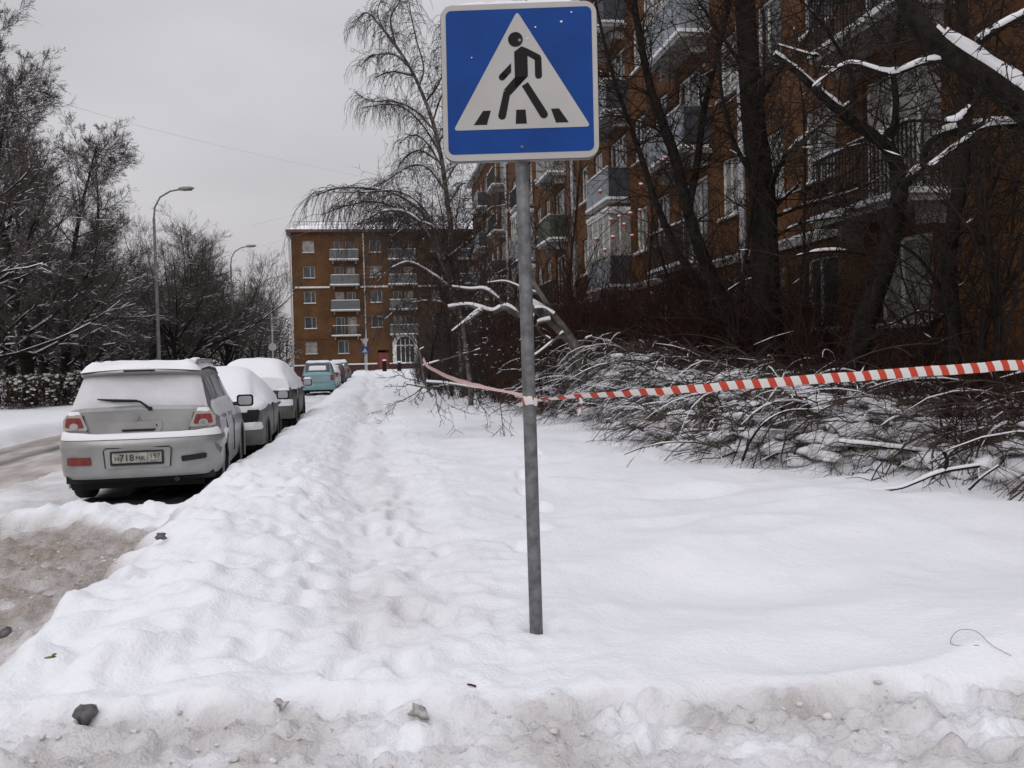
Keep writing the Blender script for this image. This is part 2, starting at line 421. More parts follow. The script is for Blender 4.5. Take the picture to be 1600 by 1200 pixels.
def snow_ground_mat():
    m = bpy.data.materials.new('ground_snow'); m.use_nodes = True
    t = m.node_tree; b = t.nodes['Principled BSDF']; N = t.nodes.new; Lk = t.links.new
    b.inputs['Roughness'].default_value = 0.85; b.inputs['Specular IOR Level'].default_value = 0.2
    g = N('ShaderNodeNewGeometry')
    at_ = N('ShaderNodeAttribute'); at_.attribute_name = 'dirt'
    n1 = N('ShaderNodeTexNoise'); n1.inputs['Scale'].default_value = 3.0; n1.inputs['Detail'].default_value = 8; n1.inputs['Roughness'].default_value = 0.7
    n2 = N('ShaderNodeTexNoise'); n2.inputs['Scale'].default_value = 16.0; n2.inputs['Detail'].default_value = 6; n2.inputs['Roughness'].default_value = 0.7
    n3 = N('ShaderNodeTexVoronoi'); n3.inputs['Scale'].default_value = 26.0
    for n in (n1, n2, n3): Lk(g.outputs['Position'], n.inputs['Vector'])
    # dirt amount broken up by noise
    a1 = N('ShaderNodeMath'); a1.operation = 'MULTIPLY_ADD'; Lk(n1.outputs['Fac'], a1.inputs[0]); a1.inputs[1].default_value = 1.7; a1.inputs[2].default_value = 0.05
    a2 = N('ShaderNodeMath'); a2.operation = 'MULTIPLY'; a2.use_clamp = True; Lk(at_.outputs['Fac'], a2.inputs[0]); Lk(a1.outputs[0], a2.inputs[1])
    white = N('ShaderNodeMix'); white.data_type = 'RGBA'
    white.inputs['A'].default_value = (0.82, 0.825, 0.85, 1); white.inputs['B'].default_value = (0.86, 0.86, 0.88, 1)
    Lk(n1.outputs['Fac'], white.inputs['Factor'])
    dcol = N('ShaderNodeMix'); dcol.data_type = 'RGBA'
    dcol.inputs['A'].default_value = (0.20, 0.16, 0.125, 1); dcol.inputs['B'].default_value = (0.62, 0.54, 0.49, 1)
    Lk(n2.outputs['Fac'], dcol.inputs['Factor'])
    mx = N('ShaderNodeMix'); mx.data_type = 'RGBA'
    Lk(a2.outputs[0], mx.inputs['Factor']); Lk(white.outputs['Result'], mx.inputs['A']); Lk(dcol.outputs['Result'], mx.inputs['B'])
    # grit specks only where it is dirty
    s1 = N('ShaderNodeMath'); s1.operation = 'LESS_THAN'; Lk(n3.outputs['Distance'], s1.inputs[0]); s1.inputs[1].default_value = 0.13
    s2 = N('ShaderNodeMath'); s2.operation = 'GREATER_THAN'; Lk(n2.outputs['Fac'], s2.inputs[0]); s2.inputs[1].default_value = 0.60
    s3 = N('ShaderNodeMath'); s3.operation = 'MULTIPLY'; Lk(s1.outputs[0], s3.inputs[0]); Lk(s2.outputs[0], s3.inputs[1])
    s4 = N('ShaderNodeMath'); s4.operation = 'MULTIPLY'; s4.use_clamp = True; Lk(s3.outputs[0], s4.inputs[0]); Lk(at_.outputs['Fac'], s4.inputs[1])
    m2 = N('ShaderNodeMix'); m2.data_type = 'RGBA'; m2.inputs['B'].default_value = (0.10, 0.085, 0.07, 1)
    Lk(s4.outputs[0], m2.inputs['Factor']); Lk(mx.outputs['Result'], m2.inputs['A'])
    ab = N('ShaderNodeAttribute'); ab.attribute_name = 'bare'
    m3 = N('ShaderNodeMix'); m3.data_type = 'RGBA'; m3.inputs['B'].default_value = (0.035, 0.033, 0.032, 1)  # near-black asphalt tone that includes the shade below the cars
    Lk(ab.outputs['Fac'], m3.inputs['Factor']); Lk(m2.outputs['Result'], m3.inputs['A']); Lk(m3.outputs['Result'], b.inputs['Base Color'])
    n4 = N('ShaderNodeTexNoise'); n4.inputs['Scale'].default_value = 55.0; n4.inputs['Detail'].default_value = 6; Lk(g.outputs['Position'], n4.inputs['Vector'])
    ad_ = N('ShaderNodeMath'); ad_.operation = 'MULTIPLY_ADD'; Lk(n2.outputs['Fac'], ad_.inputs[0]); ad_.inputs[1].default_value = 1.5; Lk(n4.outputs['Fac'], ad_.inputs[2])
    st = N('ShaderNodeMath'); st.operation = 'MULTIPLY_ADD'; Lk(at_.outputs['Fac'], st.inputs[0]); st.inputs[1].default_value = 0.55; st.inputs[2].default_value = 0.38
    bp = N('ShaderNodeBump'); bp.inputs['Distance'].default_value = 0.03
    Lk(st.outputs[0], bp.inputs['Strength']); Lk(ad_.outputs[0], bp.inputs['Height']); Lk(bp.outputs['Normal'], b.inputs['Normal'])
    return m

xs = axis(-700, 700, 0.022, -3.0, 3.4, 1.03)
ys = [-6.0, -3.0, -1.0, 0.5, 1.5, 2.0]
y_ = 2.4
while y_ < 900:
    ys.append(y_); y_ += min(0.017 + 0.0072 * max(0, y_ - 2.6), 40)
ys = np.array(ys)
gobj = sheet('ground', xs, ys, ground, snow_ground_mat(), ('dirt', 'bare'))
tag(gobj, kind='structure')

def road_fn(X, Y):
    tr = np.zeros_like(X)
    for c, wd, a in ((-6.45, 0.24, 1.0), (-7.2, 0.40, 0.55), (-5.6, 0.30, 0.22)):
        tr = np.maximum(tr, a * np.exp(-((X - c - 0.12 * fbm(Y * 0.2, X * 0, 101, 2)) / wd) ** 2))
    edge = np.maximum(smooth(-5.6, -4.7, X), smooth(-7.4, -8.0, X))
    h = 0.045 - 0.04 * tr + 0.02 * fbm(X * 1.5, Y * 1.2, 102, 3) + 0.012 * fbm(X * 6, Y * 4, 103, 2) - 0.10 * edge
    return h, np.clip(tr * (0.85 + 0.4 * fbm(X * 1.1, Y * 0.5, 104, 3)), 0, 1)
def road_mat():
    m = bpy.data.materials.new('road_slush'); m.use_nodes = True
    t = m.node_tree; b = t.nodes['Principled BSDF']; N = t.nodes.new; Lk = t.links.new
    b.inputs['Roughness'].default_value = 0.6; b.inputs['Specular IOR Level'].default_value = 0.35
    g = N('ShaderNodeNewGeometry')
    mp_ = N('ShaderNodeMapping'); mp_.inputs['Scale'].default_value = (1.6, 0.45, 1); Lk(g.outputs['Position'], mp_.inputs['Vector'])
    n1 = N('ShaderNodeTexNoise'); n1.inputs['Scale'].default_value = 2.5; n1.inputs['Detail'].default_value = 7; Lk(mp_.outputs[0], n1.inputs['Vector'])
    cr = N('ShaderNodeValToRGB'); cr.color_ramp.elements[0].position = 0.3; cr.color_ramp.elements[1].position = 0.72
    cr.color_ramp.elements[0].color = (0.33, 0.28, 0.24, 1); cr.color_ramp.elements[1].color = (0.62, 0.57, 0.54, 1)
    Lk(n1.outputs['Fac'], cr.inputs['Fac'])
    a = N('ShaderNodeAttribute'); a.attribute_name = 'dirt'
    mx = N('ShaderNodeMix'); mx.data_type = 'RGBA'; mx.inputs['B'].default_value = (0.085, 0.080, 0.075, 1)
    Lk(a.outputs['Fac'], mx.inputs['Factor']); Lk(cr.outputs['Color'], mx.inputs['A']); Lk(mx.outputs['Result'], b.inputs['Base Color'])
    n2 = N('ShaderNodeTexNoise'); n2.inputs['Scale'].default_value = 20; n2.inputs['Detail'].default_value = 5; Lk(g.outputs['Position'], n2.inputs['Vector'])
    bp = N('ShaderNodeBump'); bp.inputs['Strength'].default_value = 0.5; bp.inputs['Distance'].default_value = 0.03
    Lk(n2.outputs['Fac'], bp.inputs['Height']); Lk(bp.outputs['Normal'], b.inputs['Normal'])
    return m
ry = [8.8]
while ry[-1] < 160: ry.append(ry[-1] + min(0.08 + 0.006 * (ry[-1] - 8.8), 2))
robj = sheet('road', np.arange(-8.2, -4.4, 0.06), np.array(ry), road_fn, road_mat())
tag(robj, kind='structure')

# ------------------------------------------------------------------ buildings
def brick_mat(name, c1, c2, mortar, horiz):
    m = bpy.data.materials.new(name); m.use_nodes = True
    t = m.node_tree; b = t.nodes['Principled BSDF']; N = t.nodes.new; Lk = t.links.new
    b.inputs['Roughness'].default_value = 0.9; b.inputs['Specular IOR Level'].default_value = 0.2
    g = N('ShaderNodeTexCoord'); sp = N('ShaderNodeSeparateXYZ'); cb = N('ShaderNodeCombineXYZ')
    Lk(g.outputs['Object'], sp.inputs[0]); Lk(sp.outputs[horiz], cb.inputs['X']); Lk(sp.outputs['Z'], cb.inputs['Y'])
    br = N('ShaderNodeTexBrick'); br.inputs['Scale'].default_value = 1.0
    br.inputs['Brick Width'].default_value = 0.26; br.inputs['Row Height'].default_value = 0.077; br.inputs['Mortar Size'].default_value = 0.010
    br.inputs['Color1'].default_value = (*c1, 1); br.inputs['Color2'].default_value = (*c2, 1); br.inputs['Mortar'].default_value = (*mortar, 1)
    Lk(cb.outputs[0], br.inputs['Vector'])
    n = N('ShaderNodeTexNoise'); n.inputs['Scale'].default_value = 0.5; n.inputs['Detail'].default_value = 6; Lk(g.outputs['Object'], n.inputs['Vector'])
    mr_ = N('ShaderNodeMapRange'); mr_.inputs['From Min'].default_value = 0.3; mr_.inputs['From Max'].default_value = 0.7; mr_.inputs['To Min'].default_value = 0.65; mr_.inputs['To Max'].default_value = 1.2
    Lk(n.outputs['Fac'], mr_.inputs['Value'])
    mx = N('ShaderNodeVectorMath'); mx.operation = 'SCALE'; Lk(br.outputs['Color'], mx.inputs[0]); Lk(mr_.outputs[0], mx.inputs['Scale'])
    Lk(mx.outputs[0], b.inputs['Base Color'])
    bp = N('ShaderNodeBump'); bp.inputs['Strength'].default_value = 0.4; bp.inputs['Distance'].default_value = 0.01
    Lk(br.outputs['Fac'], bp.inputs['Height']); bp.invert = True; Lk(bp.outputs['Normal'], b.inputs['Normal'])
    return m
BR_C = ((0.160, 0.064, 0.018), (0.108, 0.042, 0.013), (0.10, 0.065, 0.040))
M['brick_y'] = brick_mat('brick_street', *BR_C, 'Y')
M['brick_x'] = brick_mat('brick_cross', (0.140, 0.062, 0.021), (0.098, 0.042, 0.015), (0.10, 0.07, 0.045), 'X')
M['plinth'] = mat('plinth', (0.060, 0.030, 0.027), 0.9, var=0.25, scale=3)
M['roofing'] = mat('roofing', (0.10, 0.09, 0.085), 0.7)
M['bal_far'] = mat('balcony_far', (0.105, 0.11, 0.112), 0.8, var=0.15, scale=3)
M['frame_dull'] = mat('dull_frame', (0.26, 0.25, 0.235), 0.7, var=0.15, scale=2)
M['bal_grey'] = mat('balcony_grey', (0.24, 0.26, 0.28), 0.7, var=0.15, scale=3)
M['bal_dark'] = mat('balcony_dark', (0.045, 0.05, 0.062), 0.7, var=0.2, scale=4)
M['bal_green'] = mat('balcony_green', (0.05, 0.06, 0.04), 0.8, var=0.3, scale=5)
M['pipe'] = mat('downpipe', (0.42, 0.42, 0.44), 0.5, metal=0.3, var=0.15, scale=6)
M['lamp_post'] = mat('lamp_post', (0.20, 0.20, 0.205), 0.6, metal=0.2, var=0.2, scale=4)
M['pipe_brown'] = mat('downpipe_brown', (0.11, 0.05, 0.04), 0.6)
M['yellow'] = mat('yellow_paint', (0.45, 0.26, 0.03), 0.6, var=0.2, scale=8)
M['door'] = mat('door_red', (0.16, 0.03, 0.02), 0.6, var=0.2)

def facade(b, T, L, H, holes, depth=0.16):
    """brick sheet in the local plane (s, z); T(s, z, n) -> world; holes (s0, s1, z0, z1)"""
    ss = sorted({0.0, L, *[h[0] for h in holes], *[h[1] for h in holes]})
    zs = sorted({-0.5, H, *[h[2] for h in holes], *[h[3] for h in holes]})
    for i in range(len(ss) - 1):
        sm = (ss[i] + ss[i + 1]) / 2
        col = [h for h in holes if h[0] < sm < h[1]]
        z0 = zs[0]
        run = None
        for j in range(len(zs) - 1):
            zm = (zs[j] + zs[j + 1]) / 2
            inside = any(h[2] < zm < h[3] for h in col)
            if not inside and run is None: run = zs[j]
            if inside and run is not None:
                b.face([T(ss[i], run, 0), T(ss[i + 1], run, 0), T(ss[i + 1], zs[j], 0), T(ss[i], zs[j], 0)]); run = None
        if run is not None: b.face([T(ss[i], run, 0), T(ss[i + 1], run, 0), T(ss[i + 1], H, 0), T(ss[i], H, 0)])
    for (a, c, z0, z1) in holes:
        q = -depth
        b.face([T(a, z0, 0), T(a, z1, 0), T(a, z1, q), T(a, z0, q)])
        b.face([T(c, z1, 0), T(c, z0, 0), T(c, z0, q), T(c, z1, q)])
        b.face([T(a, z1, 0), T(c, z1, 0), T(c, z1, q), T(a, z1, q)])
        b.face([T(c, z0, 0), T(a, z0, 0), T(a, z0, q), T(c, z0, q)])

def tbox(b, T, s0, s1, z0, z1, n0, n1):
    """box spanning local s, z, n"""
    c = [T(s, z, n) for n in (n0, n1) for z in (z0, z1) for s in (s0, s1)]
    for q in ((0, 1, 3, 2), (4, 6, 7, 5), (0, 4, 5, 1), (2, 3, 7, 6), (0, 2, 6, 4), (1, 5, 7, 3)): b.face([c[i] for i in q])

def window(T, parent, s0, s1, z0, z1, bars=1, pane='glass', sill=True, fw=0.07, name='window', fm='frame'):
    fr = MB(); d0, d1 = -0.15, -0.09
    tbox(fr, T, s0, s1, z0, z0 + fw, d0, d1); tbox(fr, T, s0, s1, z1 - fw, z1, d0, d1)
    tbox(fr, T, s0, s0 + fw, z0 + fw, z1 - fw, d0, d1); tbox(fr, T, s1 - fw, s1, z0 + fw, z1 - fw, d0, d1)
    for k in range(bars):
        c = s0 + (s1 - s0) * ((k + 1) / (bars + 1) + (0.12 if bars == 1 else 0))
        tbox(fr, T, c - fw * 0.45, c + fw * 0.45, z0 + fw, z1 - fw, d0, d1 - 0.004)
    o = fr.build(name, M[fm], parent)
    p = MB(); p.face([T(s0 + .01, z0 + .01, -0.13), T(s1 - .01, z0 + .01, -0.13), T(s1 - .01, z1 - .01, -0.13), T(s0 + .01, z1 - .01, -0.13)])
    p.build('pane', M[pane], o)
    if sill:
        sb = MB(); tbox(sb, T, s0 - .06, s1 + .06, z0 - .05, z0 - .004, -.08, .10); sb.build('sill', M['concrete'], o)
        sn = MB(); tbox(sn, T, s0 - .03, s1 + .03, z0 - .004, z0 + random.uniform(.03, .07), -.085, .085); sn.build('sill_snow', M['snow_fine'], o)
    return o

def balcony(T, parent, s0, s1, z, out_, style, front, side):
    b = MB(); tbox(b, T, s0, s1, z - .14, z, 0.0, out_)
    for s in (s0 + .25, s1 - .4): tbox(b, T, s, s + .15, z - .45, z - .14, 0, out_ * .55)
    o = b.build('balcony', M['concrete'], parent)
    hgt = 1.05
    if style == 'rail':
        rr = MB()
        n = int((s1 - s0) / .11)
        for i in range(n + 1):
            s = s0 + (s1 - s0) * i / n; tbox(rr, T, s - .011, s + .011, z + .04, z + hgt, out_ - .05, out_ - .03)
        for i in range(6):
            q = out_ * i / 6
            for s in (s0 + .01, s1 - .03): tbox(rr, T, s, s + .02, z + .04, z + hgt, q, q + .02)
        tbox(rr, T, s0, s1, z + hgt, z + hgt + .04, out_ - .06, out_ - .02)
        for s in (s0, s1 - .04): tbox(rr, T, s, s + .04, z + hgt, z + hgt + .04, 0, out_ - .06)
        rr.build('railing', M['dark'], o)
    else:
        p = MB(); tbox(p, T, s0, s1, z + .05, z + hgt, out_ - .04, out_); p.build('front_panel', M[front], o)
        for s in (s0, s1 - .04):
            p = MB(); tbox(p, T, s, s + .04, z + .05, z + hgt, 0, out_ - .04)
            for i in range(5):
                q = out_ * (i + .5) / 5.5; tbox(p, T, s - .008, s + .048, z + .05, z + hgt - .02, q, q + .015)
            p.build('side_panel', M[side], o)
        p = MB(); tbox(p, T, s0 - .02, s1 + .02, z + hgt, z + hgt + .04, out_ - .07, out_ + .02)
        for s in (s0 - .02, s1 - .05): tbox(p, T, s, s + .07, z + hgt, z + hgt + .04, 0, out_ - .07)
        p.build('handrail', M['concrete'], o)
    sn = MB(); tbox(sn, T, s0 - .01, s1 + .01, z - .03, z + .07, out_ + .002, out_ + .06)
    tbox(sn, T, s0 - .05, s0 - .002, z - .03, z + .06, .1, out_ + .05)
    sn.build('ledge_snow', M['snow_fine'], o)
    if style != 'glazed':
        sn = MB(); tbox(sn, T, s0 + .1, s1 - .1, z + hgt + .04, z + hgt + .09, out_ - .06, out_ + .01); sn.build('rail_snow', M['snow_fine'], o)
    if style == 'glazed':
        fr = MB()
        n = 4
        for i in range(n + 1):
            s = s0 + (s1 - s0) * i / n; tbox(fr, T, s - .03 if i else s, s + .03 if i < n else s, z + hgt + .04, z + 2.5, out_ - .06, out_ - .01)
        tbox(fr, T, s0, s1, z + 2.5, z + 2.6, 0, out_)
        for s in (s0, s1 - .05): tbox(fr, T, s, s + .05, z + hgt + .04, z + 2.5, out_ * .45, out_ * .52)
        fr.build('glazing_frame', M['frame'], o)
        p = MB(); p.face([T(s0, z + hgt, out_ - .04), T(s1, z + hgt, out_ - .04), T(s1, z + 2.5, out_ - .04), T(s0, z + 2.5, out_ - .04)])
        for s in (s0 + .02, s1 - .02): p.face([T(s, z + hgt, 0), T(s, z + hgt, out_ - .04), T(s, z + 2.5, out_ - .04), T(s, z + 2.5, 0)])
        p.build('glazing', M['curtain'], o)
        sn = MB(); tbox(sn, T, s0 - .02, s1 + .02, z + 2.6, z + 2.72, 0, out_ + .03); sn.build('roof_snow', M['snow_fine'], o)
    return o

# --- long block on the right of the pavement
FX = 9.0
FLOORS = [1.0, 4.0, 7.0, 10.0, 13.0]
bld = empty('apartment_block', (FX, 4.0, 0))
tag(bld, 'long orange-brown brick block with balconies behind the trees on the right', 'building')
TR = lambda s, z, n: (-n, s, z)
Lr, Hr = 72.0, 16.3
stacks = [8.5, 18.3, 25.7, 35.6, 43.6, 53.6, 62.0]
holes = []; win = []; doors = []
gaps = []
gaps.append((11.6, 18.2)); gaps.append((21.3, 25.6)); gaps.append((28.8, 35.5)); gaps.append((38.7, 43.5)); gaps.append((46.7, 53.5)); gaps.append((56.7, 61.9)); gaps.append((65.2, 71.5))
for (a, c) in gaps:
    n = 3 if c - a > 6 else 2
    for i in range(n):
        s = a + (c - a) * (i + .5) / n
        for fi, z in enumerate(FLOORS):
            if (s < 14 and fi > 3) or (s < 8 and fi > 2): continue
            win.append((s - .65, s + .65, z + 1.0, z + 2.5, fi, s))
for s in stacks:
    for fi, z in enumerate(FLOORS):
        if fi == 0: win.append((s + .6, s + 2.2, z + 1.0, z + 2.5, fi, s))
        else: doors.append((s + .35, s + 2.6, z + .15, z + 2.4, fi, s))
holes = [h[:4] for h in win + doors]
b = MB(); facade(b, TR, Lr, Hr, holes)
b.face([(0, Lr, -.5), (14, Lr, -.5), (14, Lr, Hr), (0, Lr, Hr)]); b.face([(0, 0, -.5), (0, 0, Hr), (14, 0, Hr), (14, 0, -.5)])
b.face([(14, 0, -.5), (14, 0, Hr), (14, Lr, Hr), (14, Lr, -.5)])
b.build('wall', M['brick_y'], bld)
rw = random.Random(11)
for q in win: window(TR, bld, *q[:4], bars=1, pane=rw.choice(['glass', 'glass', 'curtain']))
dp = []
for q in doors: window(TR, bld, *q[:4], bars=2, pane=rw.choice(['glass', 'curtain']), sill=False, name='balcony_door')
sty = {(18.3, 1): ('rail', 'bal_dark', 'bal_dark'), (18.3, 2): ('panel', 'bal_grey', 'bal_dark'), (18.3, 3): ('glazed', 'bal_grey', 'bal_grey'),
       (25.7, 1): ('glazed', 'bal_grey', 'bal_dark'), (25.7, 2): ('panel', 'bal_grey', 'bal_dark'), (25.7, 3): ('panel', 'bal_grey', 'bal_dark'), (8.5, 1): ('rail', 0, 0), (8.5, 2): ('rail', 0, 0), (8.5, 3): ('glazed', 'bal_grey', 'bal_grey'),
       (35.6, 1): ('rail', 0, 0), (35.6, 2): ('panel', 'bal_green', 'bal_green'), (35.6, 3): ('panel', 'concrete', 'concrete'), (43.6, 2): ('glazed', 'bal_grey', 'bal_grey'), (53.6, 2): ('panel', 'bal_dark', 'bal_dark')}
for s in stacks:
    for fi in (1, 2, 3, 4):
        if s < 12 and fi > 3: continue
        st = sty.get((s, fi)) or rw.choice([('panel', 'bal_grey', 'bal_dark'), ('panel', 'bal_dark', 'bal_dark'), ('rail', 0, 0), ('glazed', 'bal_grey', 'bal_dark'), ('panel', 'concrete', 'bal_grey')])
        balcony(TR, bld, s, s + 3.0, FLOORS[fi], .8, *st)
b = MB(); tbox(b, TR, -.05, Lr + .05, -.5, .95, .003, .06); b.build('plinth', M['plinth'], bld)
for a, c in gaps:
    b = MB(); tbox(b, TR, a, c, 3.80, 3.98, .003, .09); o = b.build('string_course', M['concrete'], bld)
    b = MB(); tbox(b, TR, a, c, 3.98, 4.03, .004, .085); b.build('course_snow', M['snow_fine'], o)
b = MB(); tbox(b, TR, -.4, Lr + .4, Hr, Hr + .25, -14.4, .45); b.build('cornice', M['concrete'], bld)
b = MB(); P0 = [(.5, -.5, Hr + .25), (.5, Lr + .5, Hr + .25)]
b.face([(-.45, -.4, Hr + .26), (7, -.4, Hr + 2.4), (7, Lr + .4, Hr + 2.4), (-.45, Lr + .4, Hr + .26)]); b.face([(7, -.4, Hr + 2.4), (14.4, -.4, Hr + .26), (14.4, Lr + .4, Hr + .26), (7, Lr + .4, Hr + 2.4)])
b.build('roof', M['snow_fine'], bld)
for s, m_ in ((16.15, 'pipe'), (33.85, 'pipe'), (34.45, 'pipe_brown'), (52.4, 'pipe')):
    b = MB(); b.tube([(-.13, s, .5), (-.13, s, Hr - .2)], .085, 8)
    for z in range(2, 16, 2): b.tube([(-.13, s, z), (-.13, s, z + .06)], .105, 8)
    b.build('downpipe', M[m_], bld)
b = MB()
b.tube([(-.10, 14.1, 3.4), (-.10, 14.1, 1.25), (-.10, 10.3, 1.25), (-.10, 5.0, 1.25)], .035, 6); b.build('gas_pipe', M['yellow'], bld)

# --- block across the end of the street
LB = at(461, 575, 100.0)
bld2 = empty('corner_block', (LB.x, LB.y, 0.45))
bld2.rotation_euler = (0, 0, R(0))
tag(bld2, 'distant five-storey brick block with an arched window facing down the street', 'building')
TF = lambda s, z, n: (s, -n, z)
Lf, Hf = 34.0, 15.9
FL2 = [1.4, 4.25, 7.1, 9.95, 12.8]
S = 100.0 / F
px2 = lambda p: (p - 464) * S
holes2, win2, door2 = [], [], []
for col, kind in ((490, 'w'), (545, 'b'), (593, 'w'), (635, 'b'), (690, 'w'), (735, 'b'), (785, 'w'), (835, 'w'), (880, 'w')):
    s = px2(col)
    for fi, z in enumerate(FL2):
        if kind == 'w':
            if col == 593 and fi == 0: continue
            win2.append((s - .65, s + .65, z + .85, z + 2.2, fi))
        elif fi == 0:
            if col != 635: win2.append((s - 1.0, s + .2, z + .8, z + 2.3, fi))
        else:
            for o in (-1.15, .15): door2.append((s + o, s + o + 1.0, z + .1, z + 2.1, fi))
sa = px2(636)
dr = (px2(594) - .1, px2(594) + 1.1, -0.2, 2.5)
holes2 = [h[:4] for h in win2 + door2] + [dr]
b = MB(); facade(b, TF, Lf, Hf, holes2)
b.face([(0, 0, -.5), (0, 0, Hf), (0, 13, Hf), (0, 13, -.5)]); b.face([(Lf, 0, -.5), (Lf, 13, -.5), (Lf, 13, Hf), (Lf, 0, Hf)]); b.face([(0, 13, -.5), (0, 13, Hf), (Lf, 13, Hf), (Lf, 13, -.5)])
b.build('wall', M['brick_x'], bld2)
for i, q in enumerate(win2): window(TF, bld2, *q[:4], bars=1, pane='glass' if i % 4 else 'curtain', fw=.09, fm='frame_dull')
for q in door2: window(TF, bld2, *q[:4], bars=1, pane=rw.choice(['glass', 'glass', 'curtain']), sill=False, fw=.09, name='balcony_door', fm='frame_dull')
for col in (545, 635, 735):
    for fi in (1, 2, 3, 4):
        if col == 545 and fi == 1: balcony(TF, bld2, px2(col) - 1.6, px2(col) + 1.6, FL2[fi], .75, 'rail', 0, 0)
        else: balcony(TF, bld2, px2(col) - 1.6, px2(col) + 1.6, FL2[fi], .9, 'panel', 'bal_far', 'bal_far')
b = MB(); tbox(b, TF, -.1, dr[0] - .1, -.5, .9, .003, .12); tbox(b, TF, dr[1] + .1, Lf + .1, -.5, .9, .003, .12); b.build('plinth', M['plinth'], bld2)
b = MB(); tbox(b, TF, -.1, dr[0] - .1, .9, 1.05, .004, .22); tbox(b, TF, dr[1] + .1, Lf, .9, 1.05, .004, .22); b.build('plinth_snow', M['snow_fine'], bld2)
for a, c in ((.3, px2(545) - 1.7), (px2(545) + 1.7, px2(635) - 1.7), (px2(635) + 1.7, px2(735) - 1.7)):
    b = MB(); tbox(b, TF, a, c, 9.65, 9.85, .003, .12); b.build('string_course', M['frame'], bld2)
b = MB(); tbox(b, TF, .3, Lf, 3.9, 4.05, .003, .08); b.build('lower_course', M['brick_x'], bld2)
b = MB(); tbox(b, TF, -.5, Lf + .5, Hf, Hf + .3, -13.5, .55); b.build('cornice', M['pipe_brown'], bld2)
b = MB(); b.face([(-.5, -.55, Hf + .31), (Lf + .5, -.55, Hf + .31), (Lf + .5, 6.5, Hf + 2.2), (3.0, 6.5, Hf + 2.2)])
b.face([(-.5, -.55, Hf + .31), (3.0, 6.5, Hf + 2.2), (-.5, 13.5, Hf + .31)]); b.face([(-.5, 13.5, Hf + .31), (3, 6.5, Hf + 2.2), (Lf + .5, 6.5, Hf + 2.2), (Lf + .5, 13.5, Hf + .31)])
b.build('roof', M['snow_fine'], bld2)
b = MB()
for s in np.arange(.3, 20, 1.2): b.tube([(s, .2, Hf + .4), (s, .2, Hf + 1.25)], .025, 4)
b.tube([(.3, .2, Hf + 1.25), (20, .2, Hf + 1.25)], .025, 4); b.tube([(.3, .2, Hf + .9), (20, .2, Hf + .9)], .02, 4)
b.build('roof_railing', M['dark'], bld2)
for s in (px2(462), px2(575), px2(710)):
    b = MB(); b.tube([(s, -.14, .2), (s, -.14, Hf - .9), (s + (-.35 if s < 2 else 0), -.45, Hf - .1)], .09, 6); b.build('downpipe', M['pipe'], bld2)
b = MB(); b.box((dr[0], .1, -.2), (dr[1], .18, 2.2)); b.build('door', M['door'], bld2)
arch = empty('arched_window'); arch.parent = bld2
def arc(r, n=18): return [(math.cos(math.pi * i / n) * r, math.sin(math.pi * i / n) * r) for i in range(n + 1)]
zc = 3.0
b = MB(); ro, ri = 1.45, 1.0
po = [(sa + x, zc + z) for x, z in arc(ro)]; pi_ = [(sa + x, zc + z) for x, z in arc(ri)]
po = [(sa + ro, 1.05)] + po + [(sa - ro, 1.05)]; pi_ = [(sa + ri, 1.05)] + pi_ + [(sa - ri, 1.05)]
for n0 in (.12,):
    for i in range(len(po) - 1):
        b.face([(po[i][0], -n0, po[i][1]), (po[i + 1][0], -n0, po[i + 1][1]), (pi_[i + 1][0], -n0, pi_[i + 1][1]), (pi_[i][0], -n0, pi_[i][1])])
        b.face([(po[i][0], -.0, po[i][1]), (po[i + 1][0], -.0, po[i + 1][1]), (po[i + 1][0], -n0, po[i + 1][1]), (po[i][0], -n0, po[i][1])])
        b.face([(pi_[i][0], -n0, pi_[i][1]), (pi_[i + 1][0], -n0, pi_[i + 1][1]), (pi_[i + 1][0], -.0, pi_[i + 1][1]), (pi_[i][0], -.0, pi_[i][1])])
b.build('stone_surround', M['frame'], arch)
b = MB(); b.face([(p[0], -.02, p[1]) for p in pi_]); b.build('pane', M['glass'], arch)
b = MB()
for x in (-.5, 0, .5): b.box((sa + x - .05, -.06, 1.05), (sa + x + .05, -.025, zc + .75))
b.box((sa - 1, -.06, zc - .1), (sa + 1, -.024, zc + .05)); b.build('mullions', M['frame'], arch)

# ------------------------------------------------------------------ crossing sign and tapes
M['sign_white'] = mat('sign_white', (0.40, 0.385, 0.37), 0.5, var=0.05, scale=3)
M['sign_blue'] = mat('sign_blue', (0.005, 0.047, 0.225), 0.5, var=0.10, scale=5, spec=0.15)
M['sign_black'] = mat('sign_black', (0.016, 0.015, 0.016), 0.6, spec=0.1)
M['red'] = mat('red_paint', (0.45, 0.03, 0.02), 0.5)
PB = at(838, 985, 4.0)
PT = at(815, 235, 4.0)
sgn = empty('crossing_sign', (PB.x, PB.y, 0))
tag(sgn, 'blue square pedestrian crossing sign on a bare grey steel pole in the snow', 'road sign')
def rel(o, p): return Vector(p) - o.location
axisv = (PT - PB).normalized()
b = MB(); b.tube([rel(sgn, PB - axisv * .7), rel(sgn, PB + axisv * .5), rel(sgn, PT + axisv * .5)], .030, 24)
b.build('pole', M['galv'], sgn, 40)
